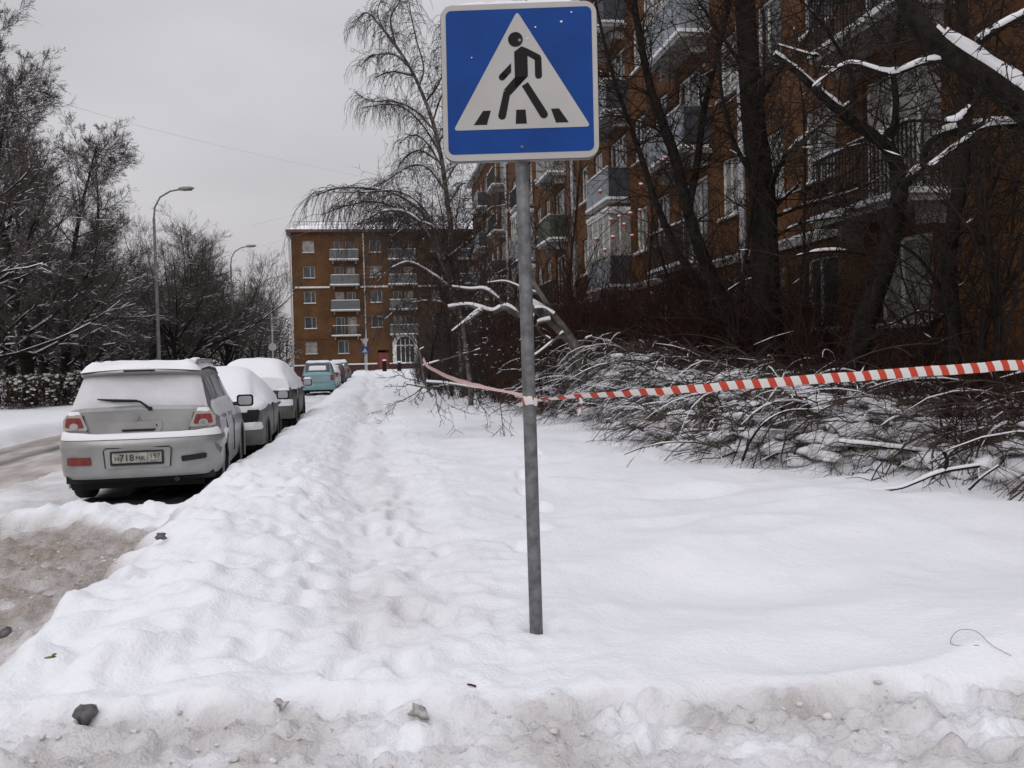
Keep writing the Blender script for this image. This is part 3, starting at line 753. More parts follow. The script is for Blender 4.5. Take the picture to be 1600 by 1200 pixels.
# panel frame: x right, z up, y away from the viewer
SCN = at(812, 127, 3.93)
yaw = R(-9.0 - 2.0)
SM = Matrix.Translation(rel(sgn, SCN)) @ Euler((R(-1.0), R(0.2), yaw)).to_matrix().to_4x4()
K = 0.69 / 1118.0
def sp(X, Y):
    x, z = (X - 612) * K, (588 - Y) * K
    return (x, z)
def rrect(cx, cz, hw, hh, r, n=6):
    P = []
    for (sx, sz, a0) in ((1, 1, 0), (-1, 1, 90), (-1, -1, 180), (1, -1, 270)):
        for i in range(n + 1):
            a = R(a0 + 90 * i / n); P.append((cx + sx * (hw - r) + r * math.cos(a), cz + sz * (hh - r) + r * math.sin(a)))
    return P
def rpoly(pts, r, n=5):
    P = []; k = len(pts)
    for i in range(k):
        p = Vector(pts[i]); a = (Vector(pts[i - 1]) - p).normalized(); c = (Vector(pts[(i + 1) % k]) - p).normalized()
        ang = a.angle(c); d = r / math.tan(ang / 2)
        s, e = p + a * d, p + c * d
        for j in range(n + 1):
            t = j / n; P.append(tuple(s * (1 - t) ** 2 + p * 2 * t * (1 - t) + e * t * t))
    return P
b = MB(); b.prism(rrect(0, 0, .345, .345, .055), 0, .028, SM); b.build('sign_panel', M['sign_white'], sgn, 35)
b = MB()                                                       # rolled lip on the back
o_ = rrect(0, 0, .347, .347, .057); i_ = rrect(0, 0, .330, .330, .045)
for i in range(len(o_)):
    j = (i + 1) % len(o_)
    for (pa, pb, y0, y1) in ((o_, o_, .004, .040),): b.face([SM @ Vector((pa[i][0], y0, pa[i][1])), SM @ Vector((pa[j][0], y0, pa[j][1])), SM @ Vector((pb[j][0], y1, pb[j][1])), SM @ Vector((pb[i][0], y1, pb[i][1]))])
    b.face([SM @ Vector((o_[i][0], .040, o_[i][1])), SM @ Vector((o_[j][0], .040, o_[j][1])), SM @ Vector((i_[j][0], .040, i_[j][1])), SM @ Vector((i_[i][0], .040, i_[i][1]))])
b.build('rolled_rim', M['galv'], sgn, 35)
b = MB(); b.prism(rrect(.000, .002, .323, .318, .026), -.0015, .0005, SM); b.build('blue_field', M['sign_blue'], sgn)
tri = rpoly([sp(604, 88), sp(128, 928), sp(1114, 928)], .012)
b = MB(); b.prism(tri, -.003, -.001, SM); b.build('white_triangle', M['sign_white'], sgn)
def capsule(X0, Y0, X1, Y1, r0, r1, flat0=False):
    p, q = Vector(sp(X0, Y0)), Vector(sp(X1, Y1)); d = (q - p).normalized(); n = Vector((-d.y, d.x)); r0 *= K; r1 *= K
    P = []
    for i in range(13):
        a = math.pi * i / 12
        P.append(tuple(q + n * r1 * math.cos(a) + d * r1 * math.sin(a)))
    P += [tuple(p - n * r0), tuple(p + n * r0)]
    return P
fig = MB()
hc = sp(588, 290)
def fpoly(P): fig.prism(P, -.0045, -.0028, SM)
fpoly([(hc[0] + 53 * K * math.cos(2 * math.pi * i / 28), hc[1] + 53 * K * math.sin(2 * math.pi * i / 28)) for i in range(28)])
def Q(*p): fpoly([sp(a, c) for a, c in p])
Q((577, 378), (630, 340), (672, 358), (672, 555), (578, 640), (578, 560))            # torso
Q((672, 358), (762, 408), (770, 425), (723, 440), (672, 410))                        # upper arm
fpoly(capsule(747, 425, 748, 551, 24, 25))                                            # forearm
Q((578, 560), (672, 555), (545, 685), (497, 648))                                    # thigh
fpoly(capsule(520, 662, 481, 832, 25, 28))                                            # front shin
Q((553, 458), (553, 522), (503, 572), (466, 543)); fpoly(capsule(510, 533, 487, 556, 23, 24))
fpoly(capsule(649, 611, 780, 831, 26, 29))                                            # rear leg
for q in (((345, 793), (400, 793), (370, 893), (276, 893)), ((583, 793), (650, 793), (657, 893), (577, 893)), ((832, 793), (890, 793), (957, 893), (866, 893))): Q(*q)
fig.build('walking_figure', M['sign_black'], sgn)
b = MB()
for z in (.18, -.18):
    b.box((-.05, .03, z - .012), (.05, .10, z + .012))
o = b.build('clamp', M['galv'], sgn); o.matrix_local = SM
b = MB()
rs = random.Random(5)
xs_ = np.linspace(-.29, .29, 24)
Pg = []
for i, x in enumerate(xs_):
    e = min(i, 23 - i) / 4.0; t = max(0.002, min(1, e)) * rs.uniform(.006, .016) * (1.6 if .05 < x < .2 else 1)
    Pg.append([SM @ Vector((x, .001, .345)), SM @ Vector((x, .004, .345 + t)), SM @ Vector((x, .034, .345 + t)), SM @ Vector((x, .040, .345))])
b.grid(Pg); b.build('snow_rim', M['snow_fine'], sgn, 60)

def tape_mat(name, pitch):
    m = bpy.data.materials.new(name); m.use_nodes = True
    t = m.node_tree; p = t.nodes['Principled BSDF']; N = t.nodes.new; Lk = t.links.new
    uv = N('ShaderNodeUVMap'); sp_ = N('ShaderNodeSeparateXYZ'); Lk(uv.outputs[0], sp_.inputs[0])
    mm = N('ShaderNodeMath'); mm.operation = 'MULTIPLY_ADD'; Lk(sp_.outputs['Y'], mm.inputs[0]); mm.inputs[1].default_value = 0.22; Lk(sp_.outputs['X'], mm.inputs[2])
    fr = N('ShaderNodeMath'); fr.operation = 'FRACT'; Lk(mm.outputs[0], fr.inputs[0])
    gt = N('ShaderNodeMath'); gt.operation = 'GREATER_THAN'; Lk(fr.outputs[0], gt.inputs[0]); gt.inputs[1].default_value = 0.54
    mx = N('ShaderNodeMix'); mx.data_type = 'RGBA'; mx.inputs['A'].default_value = (0.66, 0.64, 0.62, 1); mx.inputs['B'].default_value = (0.50, 0.045, 0.018, 1)
    Lk(gt.outputs[0], mx.inputs['Factor']); Lk(mx.outputs['Result'], p.inputs['Base Color']); p.inputs['Roughness'].default_value = 0.4
    p.inputs['Transmission Weight'].default_value = 0.0
    return m
M['tape'] = tape_mat('tape_red_white', 1)

def ribbon(name, pts, widths, twists, pitch, parent=None, sub=8):
    P = catmull([Vector(p) for p in pts], sub); n = len(P)
    W = np.interp(np.linspace(0, 1, n), np.linspace(0, 1, len(widths)), widths)
    TW = np.interp(np.linspace(0, 1, n), np.linspace(0, 1, len(twists)), twists)
    V = []; UV = []; u = 0
    TW = TW + .10 * fbm(np.arange(n) * .33, np.zeros(n) + len(name) + n, 5, 3) * (np.arange(n) < n - 1)
    for i in range(n): P[i] = P[i] + Vector((0, 0, .004 * float(fbm(np.array([i * .4]), np.array([1.0]), 6, 2)[0])))
    for i in range(n):
        t = (P[min(i + 1, n - 1)] - P[max(i - 1, 0)]).normalized()
        up = (Vector((0, 0, 1)) - t * t.z).normalized(); sd = t.cross(up)
        d = up * math.cos(TW[i]) + sd * math.sin(TW[i]); nn = t.cross(d)
        if i: u += (P[i] - P[i - 1]).length / pitch
        for k in (-1, 0, 1):
            V.append(P[i] + d * W[i] * .5 * k + nn * (0.004 if k == 0 else 0)); UV.append((u, (k + 1) / 2))
    Fc = []
    for i in range(n - 1):
        for k in range(2): a = i * 3 + k; Fc.append((a, a + 3, a + 4, a + 1))
    me = bpy.data.meshes.new(name); me.from_pydata([tuple(v) for v in V], [], Fc)
    ul = me.uv_layers.new(name='UVMap')
    for l in me.loops: ul.data[l.index].uv = UV[l.vertex_index]
    me.materials.append(M['tape'])
    me.polygons.foreach_set('use_smooth', [True] * len(me.polygons))
    return link(name, me, parent)

def catmull(P, n):
    out_ = []
    Q = [P[0] * 2 - P[1]] + list(P) + [P[-1] * 2 - P[-2]]
    for i in range(1, len(Q) - 2):
        for k in range(n):
            t = k / n; a, b_, c, d = Q[i - 1], Q[i], Q[i + 1], Q[i + 2]
            out_.append(.5 * ((2 * b_) + (c - a) * t + (2 * a - 5 * b_ + 4 * c - d) * t * t + (3 * b_ - a - 3 * c + d) * t ** 3))
    out_.append(P[-1].copy()); return out_

rp = [(836, 625.5, 4.0), (870, 622, 4.0), (905, 619, 4.0), (960, 616, 4.01), (1060, 609, 4.02), (1180, 600, 4.03), (1300, 591, 4.05), (1420, 582, 4.08), (1520, 575, 4.1), (1640, 567, 4.14), (1800, 556, 4.24), (1966, 545, 4.40)]
tr_ = ribbon('barrier_tape', [at(*p) for p in rp], [.020, .024, .026, .028, .036, .042, .044, .046, .047, .048, .048, .048], [1.0, .9, .7, .5, .2, .05, 0, 0, 0, 0, 0, 0], .074)
tag(tr_, 'taut red and white barrier tape running from the sign pole to the right', 'barrier tape')
kb = at(906, 622, 3.99)
ribbon('hanging_end', [kb, kb + Vector((.006, -.004, -.02)), kb + Vector((.002, 0, -.05)), kb + Vector((-.012, .005, -.08))], [.012, .024, .026, .016], [0.2, .5, .9, 1.2], .062, tr_, 5)
# the turns round the pole
pw = at(828, 626, 4.0)
wr = []
for i in range(13):
    a = 2 * math.pi * i / 12 * 1.0 - 1.2; wr.append(pw + Vector((math.cos(a) * .0325, math.sin(a) * .0325, -.004 + .0006 * i)))
wrap = ribbon('pole_wrap', wr, [.036, .04, .036], [0, 0, 0], .085, tr_, 3)
lp = [(825, 618, 4.03), (812, 616, 4.5), (790, 612, 5.0), (760, 606, 5.9), (728, 598, 7.3), (700, 589, 9.3), (680, 579, 11.5), (667, 571, 13.6), (661, 560, 14.2)]
tl_ = ribbon('barrier_tape', [at(*p) for p in lp], [.035, .026, .026, .028, .035, .04, .045, .05, .05], [.3, 1.0, 1.2, .9, .5, .2, .2, .3, .4], .074)
tag(tl_, 'slack sagging barrier tape running from the pole back to a broken branch', 'barrier tape')

# ------------------------------------------------------------------ cars
M['paint_silver'] = mat('silver_paint', (0.30, 0.30, 0.295), 0.34, metal=0.35, var=0.16, scale=2.5, coat=0.25)
M['paint_olive'] = mat('olive_grey_paint', (0.105, 0.10, 0.085), 0.5, metal=0.2, var=0.15, scale=3)
M['paint_grey'] = mat('road_dirty_grey_paint', (0.17, 0.168, 0.16), 0.5, metal=0.2, var=0.15, scale=3)
M['paint_teal'] = mat('teal_paint', (0.19, 0.33, 0.36), 0.4, coat=0.2, var=0.1, scale=3)
M['paint_white'] = mat('white_paint', (0.5, 0.5, 0.5), 0.4)
M['paint_dark'] = mat('dark_paint', (0.05, 0.05, 0.055), 0.4)
M['lamp_red'] = mat('lamp_red', (0.20, 0.016, 0.014), 0.35, var=0.4, scale=24, coat=0.2)
M['reflector'] = mat('dirty_reflector', (0.15, 0.022, 0.012), 0.6, var=0.3, scale=14)
M['lamp_clear'] = mat('lamp_clear', (0.36, 0.345, 0.31), 0.3, coat=0.3)
M['seam'] = mat('panel_gap', (0.03, 0.03, 0.03), 0.9)
M['plate'] = mat('plate_white', (0.32, 0.305, 0.275), 0.5, var=0.25, scale=12)
M['plate_ink'] = mat('plate_ink', (0.03, 0.03, 0.03), 0.6)
M['frosted'] = mat('frosted_glass', (0.42, 0.43, 0.45), 0.5, col2=(0.20, 0.21, 0.22), scale=3)
M['rim'] = mat('alloy_rim', (0.25, 0.25, 0.25), 0.5, metal=0.5)
M['mirror_glass'] = mat('mirror_glass', (0.45, 0.46, 0.47), 0.25, metal=0.6)

class Car:
    def __init__(s, st, clear=.22):
        s.st = np.array(st, float)       # y, zlow, zbelt, ztop, w, wt
        s.L = s.st[-1, 0]
    def par(s, y): return [np.interp(y, s.st[:, 0], s.st[:, k]) for k in range(1, 6)]
    def ctrl(s, y):
        zl, zb, zt, w, wt = s.par(y)
        zt = max(zt, zb + .012); g = min(1, (zt - zb) / .4)
        return [(0, zl), (w - .14, zl), (w - .03, zl + .07), (w, zl + .28), (w + .005, zb - .22), (w - .02, zb - .05), (w - .055, zb), (wt, zt - .10 * g - .004), (wt - .05, zt - .035 * g - .002), (wt - .18, zt), (0, zt + .02)]
    CNT = (2, 1, 4, 7, 3, 2, 6, 2, 2, 4)
    def section(s, y):
        c = s.ctrl(y); P = []
        for i, n in enumerate(s.CNT):
            for k in range(n): t = k / n; P.append((c[i][0] * (1 - t) + c[i + 1][0] * t, c[i][1] * (1 - t) + c[i + 1][1] * t))
        P.append(c[-1]); return P
    def body(s, root, m, wheels, wz, wr_):
        ys_ = sorted(set(list(np.arange(s.st[0, 0], s.L, .05)) + list(s.st[:, 0])))
        G = []
        for y in ys_:
            h = s.section(y); G.append([(x, y, z) for x, z in h] + [(-x, y, z) for x, z in reversed(h[1:-1])])
        b = MB(); n = len(G[0])
        b.v = [p for r in G for p in r]
        for i in range(len(G) - 1):
            for j in range(n):
                a, c = i * n + j, i * n + (j + 1) % n
                q = (a, c, c + n, a + n)
                cx = sum(b.v[k][0] for k in q) / 4; cy = sum(b.v[k][1] for k in q) / 4; cz_ = sum(b.v[k][2] for k in q) / 4
                if abs(cx) > s.par(cy)[3] - .27 and any((cy - wy) ** 2 + (cz_ - wz) ** 2 < (wr_ + .06) ** 2 for wy in wheels): continue
                b.f.append(q); b.m.append(0)
        h0_ = s.section(ys_[0]); b.grid([[(x * (1 - j / 5), ys_[0], z) for j in range(11)] for x, z in h0_])
        b.f.append(tuple((len(G) - 1) * n + j for j in reversed(range(n)))); b.m.append(0)
        o = b.build('body', m, root, 38)
        u = MB()
        for wy in wheels:
            for sx in (-1, 1):
                w_ = s.par(wy)[3]; A = []
                for x in (w_ - .30, w_ - .012):
                    A.append([(sx * x, wy + math.cos(R(a)) * (wr_ + .065), wz + math.sin(R(a)) * (wr_ + .065)) for a in range(-30, 211, 15)])
                u.grid(A); u.face([A[0][i] for i in range(len(A[0]))])
        u.box((-s.par(1)[3] + .2, .25, .16), (s.par(1)[3] - .2, s.L - .3, .3))
        u.build('underbody', M['under'], root)
        for wy in wheels:
            for sx in (-1, 1):
                w_ = s.par(wy)[3]
                lip = MB(); lip.tube([(sx * (w_ + .002), wy + math.cos(R(a)) * (wr_ + .07), wz + math.sin(R(a)) * (wr_ + .07)) for a in range(-25, 206, 10)], .016, 6); lip.build('arch_lip', m, root, 50)
                wh = empty('wheel', (sx * (w_ - .12), wy, wz)); wh.parent = root
                prof = [(-.10, wr_ * .62), (-.10, wr_ * .93), (-.07, wr_), (.07, wr_), (.10, wr_ * .93), (.10, wr_ * .62)]
                A = [[(px_, math.cos(2 * math.pi * i / 32) * rr_, math.sin(2 * math.pi * i / 32) * rr_) for px_, rr_ in prof] for i in range(33)]
                t = MB(); t.grid(A); t.build('tyre', M['rubber'], wh, 40)
                rm = MB()
                A = [[(sx * px_, math.cos(2 * math.pi * i / 32) * rr_, math.sin(2 * math.pi * i / 32) * rr_) for px_, rr_ in ((.09, wr_ * .63), (.05, wr_ * .55), (.05, wr_ * .50))] for i in range(33)]
                rm.grid(A)
                for k in range(7):
                    a = 2 * math.pi * k / 7; rm.tube([(sx * .07, math.cos(a) * .05, math.sin(a) * .05), (sx * .055, math.cos(a) * wr_ * .56, math.sin(a) * wr_ * .56)], .03, 5)
                rm.tube([(sx * .02, 0, 0), (sx * .085, 0, 0)], .06, 10); rm.build('rim', M['rim'], wh, 40)
        return o
    def side_glass(s, y0, y1, sx, t0=.10, t1=.93, n=8, off=.006, lean0=0.0, lean1=0.0):
        A = []
        for j in range(5):
            t = t0 + (t1 - t0) * j / 4; row = []
            for i in range(n + 1):
                y = (y0 + lean0 * t) + ((y1 + lean1 * t) - (y0 + lean0 * t)) * i / n
                c = s.ctrl(y); row.append((sx * (c[6][0] * (1 - t) + c[7][0] * t + off), y, c[6][1] * (1 - t) + c[7][1] * t + off * .3))
            A.append(row)
        return A
    def top(s, y, x, off=0.0):
        zl, zb, zt, w, wt = s.par(y); f = abs(x) / max(.2, wt)
        return max(zt, zb + .012) + .02 - .03 * f ** 4 + off

def snow_sheet(name, base, nrm, th, root, m=None, seed=0, namp=.3, nscale=3.0, tuck=.012):
    """base[i][j] points on a surface, nrm[i][j] offsets; snow of thickness th(i/n, j/m) tapering to nothing at the rim"""
    a, c = len(base), len(base[0]); G = []
    for i in range(a):
        r = []
        for j in range(c):
            p = Vector(base[i][j]); nn = Vector(nrm[i][j])
            u, v = i / (a - 1), j / (c - 1); e = min(u, 1 - u, v, 1 - v) * 2
            k = min(1, e / .22); k = math.sqrt(max(0, k * (2 - k)))
            t = th(u, v) * (1 + namp * float(fbm(np.array([p.x * nscale + seed * 7.7 + p.z]), np.array([p.y * nscale + p.z * 1.3]), seed, 3)[0])) * k - tuck * (1 - k)
            r.append(p + nn * t)
        G.append(r)
    b = MB(); b.grid(G); return b.build(name, m or M['snow'], root, 80)

def mirror(root, x, y, z, sx, m, snowcap=False):
    mi = empty('wing_mirror', (x, y, z)); mi.parent = root
    b = MB(); b.tube([(-.07 * sx, .04, -.05), (.03 * sx, .03, -.04)], .03, 6); b.build('arm', m, mi, 40)
    b = MB()
    A = []
    for k, (yy, sc) in enumerate(((.10, .35), (.085, .75), (.04, 1.0), (-.01, 1.02), (-.012, .93))):
        A.append([(sx * .12 + px_ * sc, yy, pz_ * sc) for px_, pz_ in rrect(0, 0, .115, .085, .04, 4)])
    b.grid(A, closed=True); b.face([(p[0], .10, p[2]) for p in A[0]]); b.build('housing', m, mi, 40)
    b = MB(); b.face([(sx * .12 + p, -.013, q) for p, q in rrect(0, 0, .092, .064, .03, 4)]); b.build('mirror_glass', M['mirror_glass'], mi)
    if snowcap:
        G = [[(sx * .12 + (i / 5 - .5) * .22, .09 - j * .025, .083) for j in range(5)] for i in range(6)]
        snow_sheet('mirror_snow', G, [[(0, 0, 1)] * 5] * 6, lambda u, v: .05, mi, M['snow_fine'], 3)
    return mi

def seam(root, pts, r=.006, name='panel_gap'):
    b = MB(); b.tube(pts, r, 4); return b.build(name, M['seam'], root)

# --- nearest car: silver estate seen from behind
w1 = .865
c1 = Car([(0.05, .34, 1.00, 1.08, .80, .755), (.12, .32, 1.00, 1.17, .84, .73), (.30, .26, 1.01, 1.39, w1, .675), (.40, .24, 1.01, 1.525, w1, .635), (.52, .22, 1.01, 1.555, w1, .63), (1.6, .2, 1.00, 1.60, w1, .64), (2.5, .2, .98, 1.57, w1, .63), (2.9, .2, .97, 1.46, w1, .63), (3.45, .2, .96, 1.03, w1, .70), (4.2, .22, .86, .90, .82, .66), (4.42, .28, .72, .76, .70, .55)])
car1 = empty('parked_car', (-2.62, 10.55, .065), R(3.4)); car1.scale = (.99, .97, .975)
tag(car1, 'silver estate car with rear wiper over a snowy window, nearest of the row', 'car', 'cars parked along the snow bank')
c1.body(car1, M['paint_silver'], (.80, 3.38), .33, .33)
for sx in (-1, 1):
    for (y0, y1, l0, l1) in ((.42, 1.12, .25, .02), (1.2, 2.02, .0, .05), (2.1, 3.10, .05, -.50)):
        b = MB(); b.grid(c1.side_glass(y0, y1, sx, lean0=l0, lean1=l1)); b.build('side_window', M['frosted' if y0 < 2 else 'glass'], car1)
    b = MB(); b.tube([(sx * .57, .62, 1.60), (sx * .58, .75, 1.655), (sx * .58, 2.2, 1.665), (sx * .57, 2.35, 1.61)], .022, 6); b.build('roof_rail', M['rim'], car1, 40)
    for y in (1.16, 2.06): seam(car1, [(sx * (w1 + .004), y, .40), (sx * (w1 + .008), y, .80), (sx * (w1 - .045), y, 1.0)])
mirror(car1, .86, 2.72, 1.06, 1, M['dark']); mirror(car1, -.86, 2.72, 1.06, -1, M['dark'])
# tailgate
seam(car1, [(-.60, .035, 1.04), (-.565, .030, .88), (-.52, .025, .80), (.52, .025, .80), (.565, .030, .88), (.60, .035, 1.04)])
b = MB()
Pz = [(-.25, .955), (-.255, .885), (-.225, .825), (.225, .825), (.255, .885), (.25, .955)]
b.prism(rpoly(Pz, .02), .030, .052)
b.build('handle_trim', M['paint_silver'], car1, 30)
b = MB(); b.prism(rpoly([(-.19, .868), (-.17, .842), (.17, .842), (.19, .868)], .008), .024, .034); b.build('handle_recess', M['under'], car1)
b = MB()
for a in (90, 210, 330):
    d = Vector((math.cos(R(a)), math.sin(R(a)))); n_ = Vector((-d.y, d.x)); c0 = Vector((0, .985))
    q = [c0, c0 + d * .022 + n_ * .012, c0 + d * .044, c0 + d * .022 - n_ * .012]
    b.prism([tuple(p) for p in q], .030, .045)
b.build('emblem', M['rim'], car1)
b = MB(); b.tube([(.19, .025, .905), (.20, .026, .905)], .012, 8); b.build('lock', M['under'], car1)
for sx in (-1, 1):
    lp_ = [(sx * x, z) for x, z in ((.585, 1.06), (.80, 1.05), (.835, .98), (.83, .87), (.66, .86), (.60, .90))]
    lp_ = [(sx * .610, 1.055), (sx * .77, 1.055), (sx * .815, .98), (sx * .815, .875), (sx * .575, .865)]
    lp_ = [(sx * x, z) for x, z in ((.615, 1.055), (.775, 1.055), (.822, .99), (.826, .872), (.545, .868))]
    if sx < 0: lp_ = lp_[::-1]
    b = MB(); b.prism(rpoly(lp_, .02), .018, .16); tl = b.build('tail_lamp', M['lamp_clear'], car1, 30)
    rd = [(sx * x, z) for x, z in ((.625, 1.015), (.785, 1.015), (.805, .905), (.59, .900))]
    if sx < 0: rd = rd[::-1]
    b = MB(); b.prism(rpoly(rd, .02), .012, .022); b.build('red_lens', M['lamp_red'], tl)
    b = MB(); cc = (sx * .70, .915); b.prism([(cc[0] + .05 * math.cos(2 * math.pi * i / 20), cc[1] + .042 * math.sin(2 * math.pi * i / 20)) for i in range(20)], .007, .016); b.build('round_lens', M['lamp_clear'], tl)
    b = MB(); b.prism([(cc[0] + .032 * math.cos(2 * math.pi * i / 20), cc[1] + .027 * math.sin(2 * math.pi * i / 20)) for i in range(20)], .004, .010); b.build('reverse_lens', M['frosted'], tl)
# spoiler with brake light
A = []
for (yy, zz) in ((.42, 1.585), (.30, 1.580), (.20, 1.555), (.19, 1.535), (.24, 1.515), (.40, 1.50)):
    A.append([(x, yy + .10 * (x / .66) ** 2, zz - .035 * (x / .66) ** 2) for x in np.linspace(-.66, .66, 17)])
b = MB(); b.grid(A); b.build('spoiler', M['paint_silver'], car1, 40)
b = MB(); b.box((-.17, .183, 1.537), (.17, .20, 1.556)); b.build('brake_light', M['under'], car1)
# bumper: profile swept round the corners
plan = [(-w1 - .01, .62)] + [(-.88 * abs(math.cos(R(a))) ** .28 if a < 90 else .88 * abs(math.cos(R(a))) ** .28, .42 - .50 * abs(math.sin(R(a))) ** .32) for a in range(0, 181, 6)] + [(w1 + .01, .62)]
prof = [(-.05, .31), (-.01, .35), (.0, .42), (.004, .60), (.012, .63), (.022, .655), (.022, .70), (.008, .745), (-.03, .785), (-.10, .80), (-.22, .805)]
A = []
for off, z in prof:
    row = []
    for (x, y) in plan:
        l = math.hypot(x, y - .55) or 1; row.append((x + off * x / l, y + off * (y - .55) / l * 1.0, z))
    A.append(row)
b = MB(); b.grid(A); bmp = b.build('bumper', M['paint_silver'], car1, 50)
# plate recess
ym = -.095
b = MB(); b.prism(rpoly([(-.36, .655), (-.345, .43), (.345, .43), (.36, .655)], .03), ym, ym + .02); b.build('plate_recess', M['paint_silver'], car1, 30)
seam(car1, [(-.345, ym - .002, .435), (-.362, ym - .002, .640), (-.335, ym - .002, .663), (.335, ym - .002, .663), (.362, ym - .002, .640), (.345, ym - .002, .435)], .007)
b = MB(); b.prism(rrect(-.005, .545, .285, .082, .012, 3), ym - .010, ym + .002); pf = b.build('plate_frame', M['rubber'], car1)
b = MB(); b.prism(rrect(-.005, .549, .262, .060, .008, 3), ym - .014, ym - .004); pl = b.build('number_plate', M['plate'], pf)
def text(s_, x, z, size, y, parent, m, name='lettering', sx=1.0):
    c = bpy.data.curves.new(name, 'FONT'); c.body = s_; c.size = size; c.extrude = .0008; c.offset = 0.0 if size < .09 else 0.0014; c.align_x = 'LEFT'
    o = bpy.data.objects.new(name, c); COL.objects.link(o); bpy.context.view_layer.update()
    me = bpy.data.meshes.new_from_object(o.evaluated_get(bpy.context.evaluated_depsgraph_get()))
    bpy.data.objects.remove(o); me.materials.clear(); me.materials.append(m)
    o = link(name, me, parent); o.location = (x, y, z); o.rotation_euler = (R(90), 0, 0); o.scale = (sx, 1, 1)
    return o
text('H', -.245, .516, .075, ym - .0155, pl, M['plate_ink']); text('718', -.192, .516, .105, ym - .0155, pl, M['plate_ink']); text('MK', -.022, .516, .075, ym - .0155, pl, M['plate_ink'])
text('197', .128, .536, .078, ym - .0155, pl, M['plate_ink']); text('RUS', .137, .497, .034, ym - .0155, pl, M['plate_ink'])
b = MB(); b.box((.108, ym - .0150, .492), (.112, ym - .0142, .606))
b.box((-.262, ym - .0150, .606), (.252, ym - .0142, .609)); b.box((-.262, ym - .0150, .489), (.252, ym - .0142, .492)); b.build('plate_border', M['plate_ink'], pl)
b = MB(); b.prism(rpoly([(-.765, .565), (-.765, .475), (-.50, .475), (-.505, .565)], .012), ym + .0, ym + .03); b.build('reflector', M['reflector'], car1)
b = MB(); b.prism(rpoly([(.46, .54), (.47, .475), (.73, .50), (.735, .56)], .018), ym + .0, ym + .03); b.build('empty_reflector_slot', M['under'], car1)
b = MB(); b.tube([(.80, -.03, .67), (.83, .03, .60), (.85, .07, .54)], [.04, .075, .03], 8, flat=.3); b.build('bumper_dent', M['paint_grey'], car1, 60)
b = MB(); b.box((-.80, -.03, .26), (.80, .30, .345)); b.build('lower_valance', M['under'], car1)
b = MB(); b.tube([(.40, -.02, .27), (.40, .5, .27)], .03, 10); b.build('exhaust', M['rubber'], car1)
# wiper
b = MB(); b.tube([(-.44, .075, 1.225), (-.25, .062, 1.205), (-.02, .055, 1.195), (.02, .055, 1.185)], [.008, .020, .018, .012], 6); b.tube([(.02, .055, 1.187), (.13, .045, 1.10)], .014, 6); b.tube([(.13, .03, 1.10), (.13, .06, 1.10)], .026, 8)
b.build('rear_wiper', M['under'], car1, 40)
# rear window and its snow
def slope_grid(c, ya, yb, xin, n=10, k=22):
    B, Nn = [], []
    for i in range(n + 1):
        y = ya + (yb - ya) * i / n; wt = c.par(y)[4] - xin; r = []; q = []
        for j in range(k + 1):
            x = -wt + 2 * wt * j / k; r.append((x, y, c.top(y, x, .003)))
            dz = (c.top(y + .02, 0) - c.top(y - .02, 0)) / .04; v = Vector((0, -dz, 1)).normalized(); q.append(tuple(v))
        B.append(r); Nn.append(q)
    return B, Nn
B, Nn = slope_grid(c1, .10, .40, .07)
b = MB(); b.grid(B); rwn = b.build('rear_window', M['glass'], car1)
B, Nn = slope_grid(c1, .075, .395, .0)
snow_sheet('window_snow', B, Nn, lambda u, v: .022, car1, M['snow_thin'], 2, .35, 4)
B, Nn = [], []
for i in range(30):
    y = .24 + 2.6 * i / 29; wt = .66 if y < .5 else c1.par(y)[4] - .02
    r = []; 
    for j in range(26):
        x = -wt + 2 * wt * j / 25; z = (1.578 - .035 * (x / .66) ** 2) if y < .42 else max(c1.top(y, x), 1.55 if y < .7 else 0)
        r.append((x, y, z))
    B.append(r); Nn.append([(0, 0, 1)] * 26)
snow_sheet('roof_snow', B, Nn, lambda u, v: .06 + .08 * math.exp(-((v - .13) / .09) ** 2) * math.exp(-(u / .25) ** 2) + .03 * math.exp(-((v - .9) / .06) ** 2), car1, M['snow'], 5, .5, 3)
B, Nn = [], []
for i in range(7):
    t = i / 6; r = []
    for (x, y) in plan[2:-2]:
        l = math.hypot(x, y - .55); o_f = .01 - .17 * t; r.append((x + o_f * x / l * .5, y + o_f * (y - .55) / l, .775 + .03 * min(1, t * 3)))
    B.append(r); Nn.append([(0, -.25, .97)] * len(r))
snow_sheet('bumper_snow', B, Nn, lambda u, v: .045 + .02 * math.sin(v * 9), car1, M['snow'], 8, .6, 4)
for sx in (-1, 1):
    B = [[(sx * (.62 + .16 * i / 6), .02 - .01 * i / 6 + .10 * j / 4, 1.055) for j in range(5)] for i in range(7)]
    snow_sheet('lamp_snow', B, [[(0, -.3, .95)] * 5] * 7, lambda u, v: .035, car1, M['snow_fine'], 4)
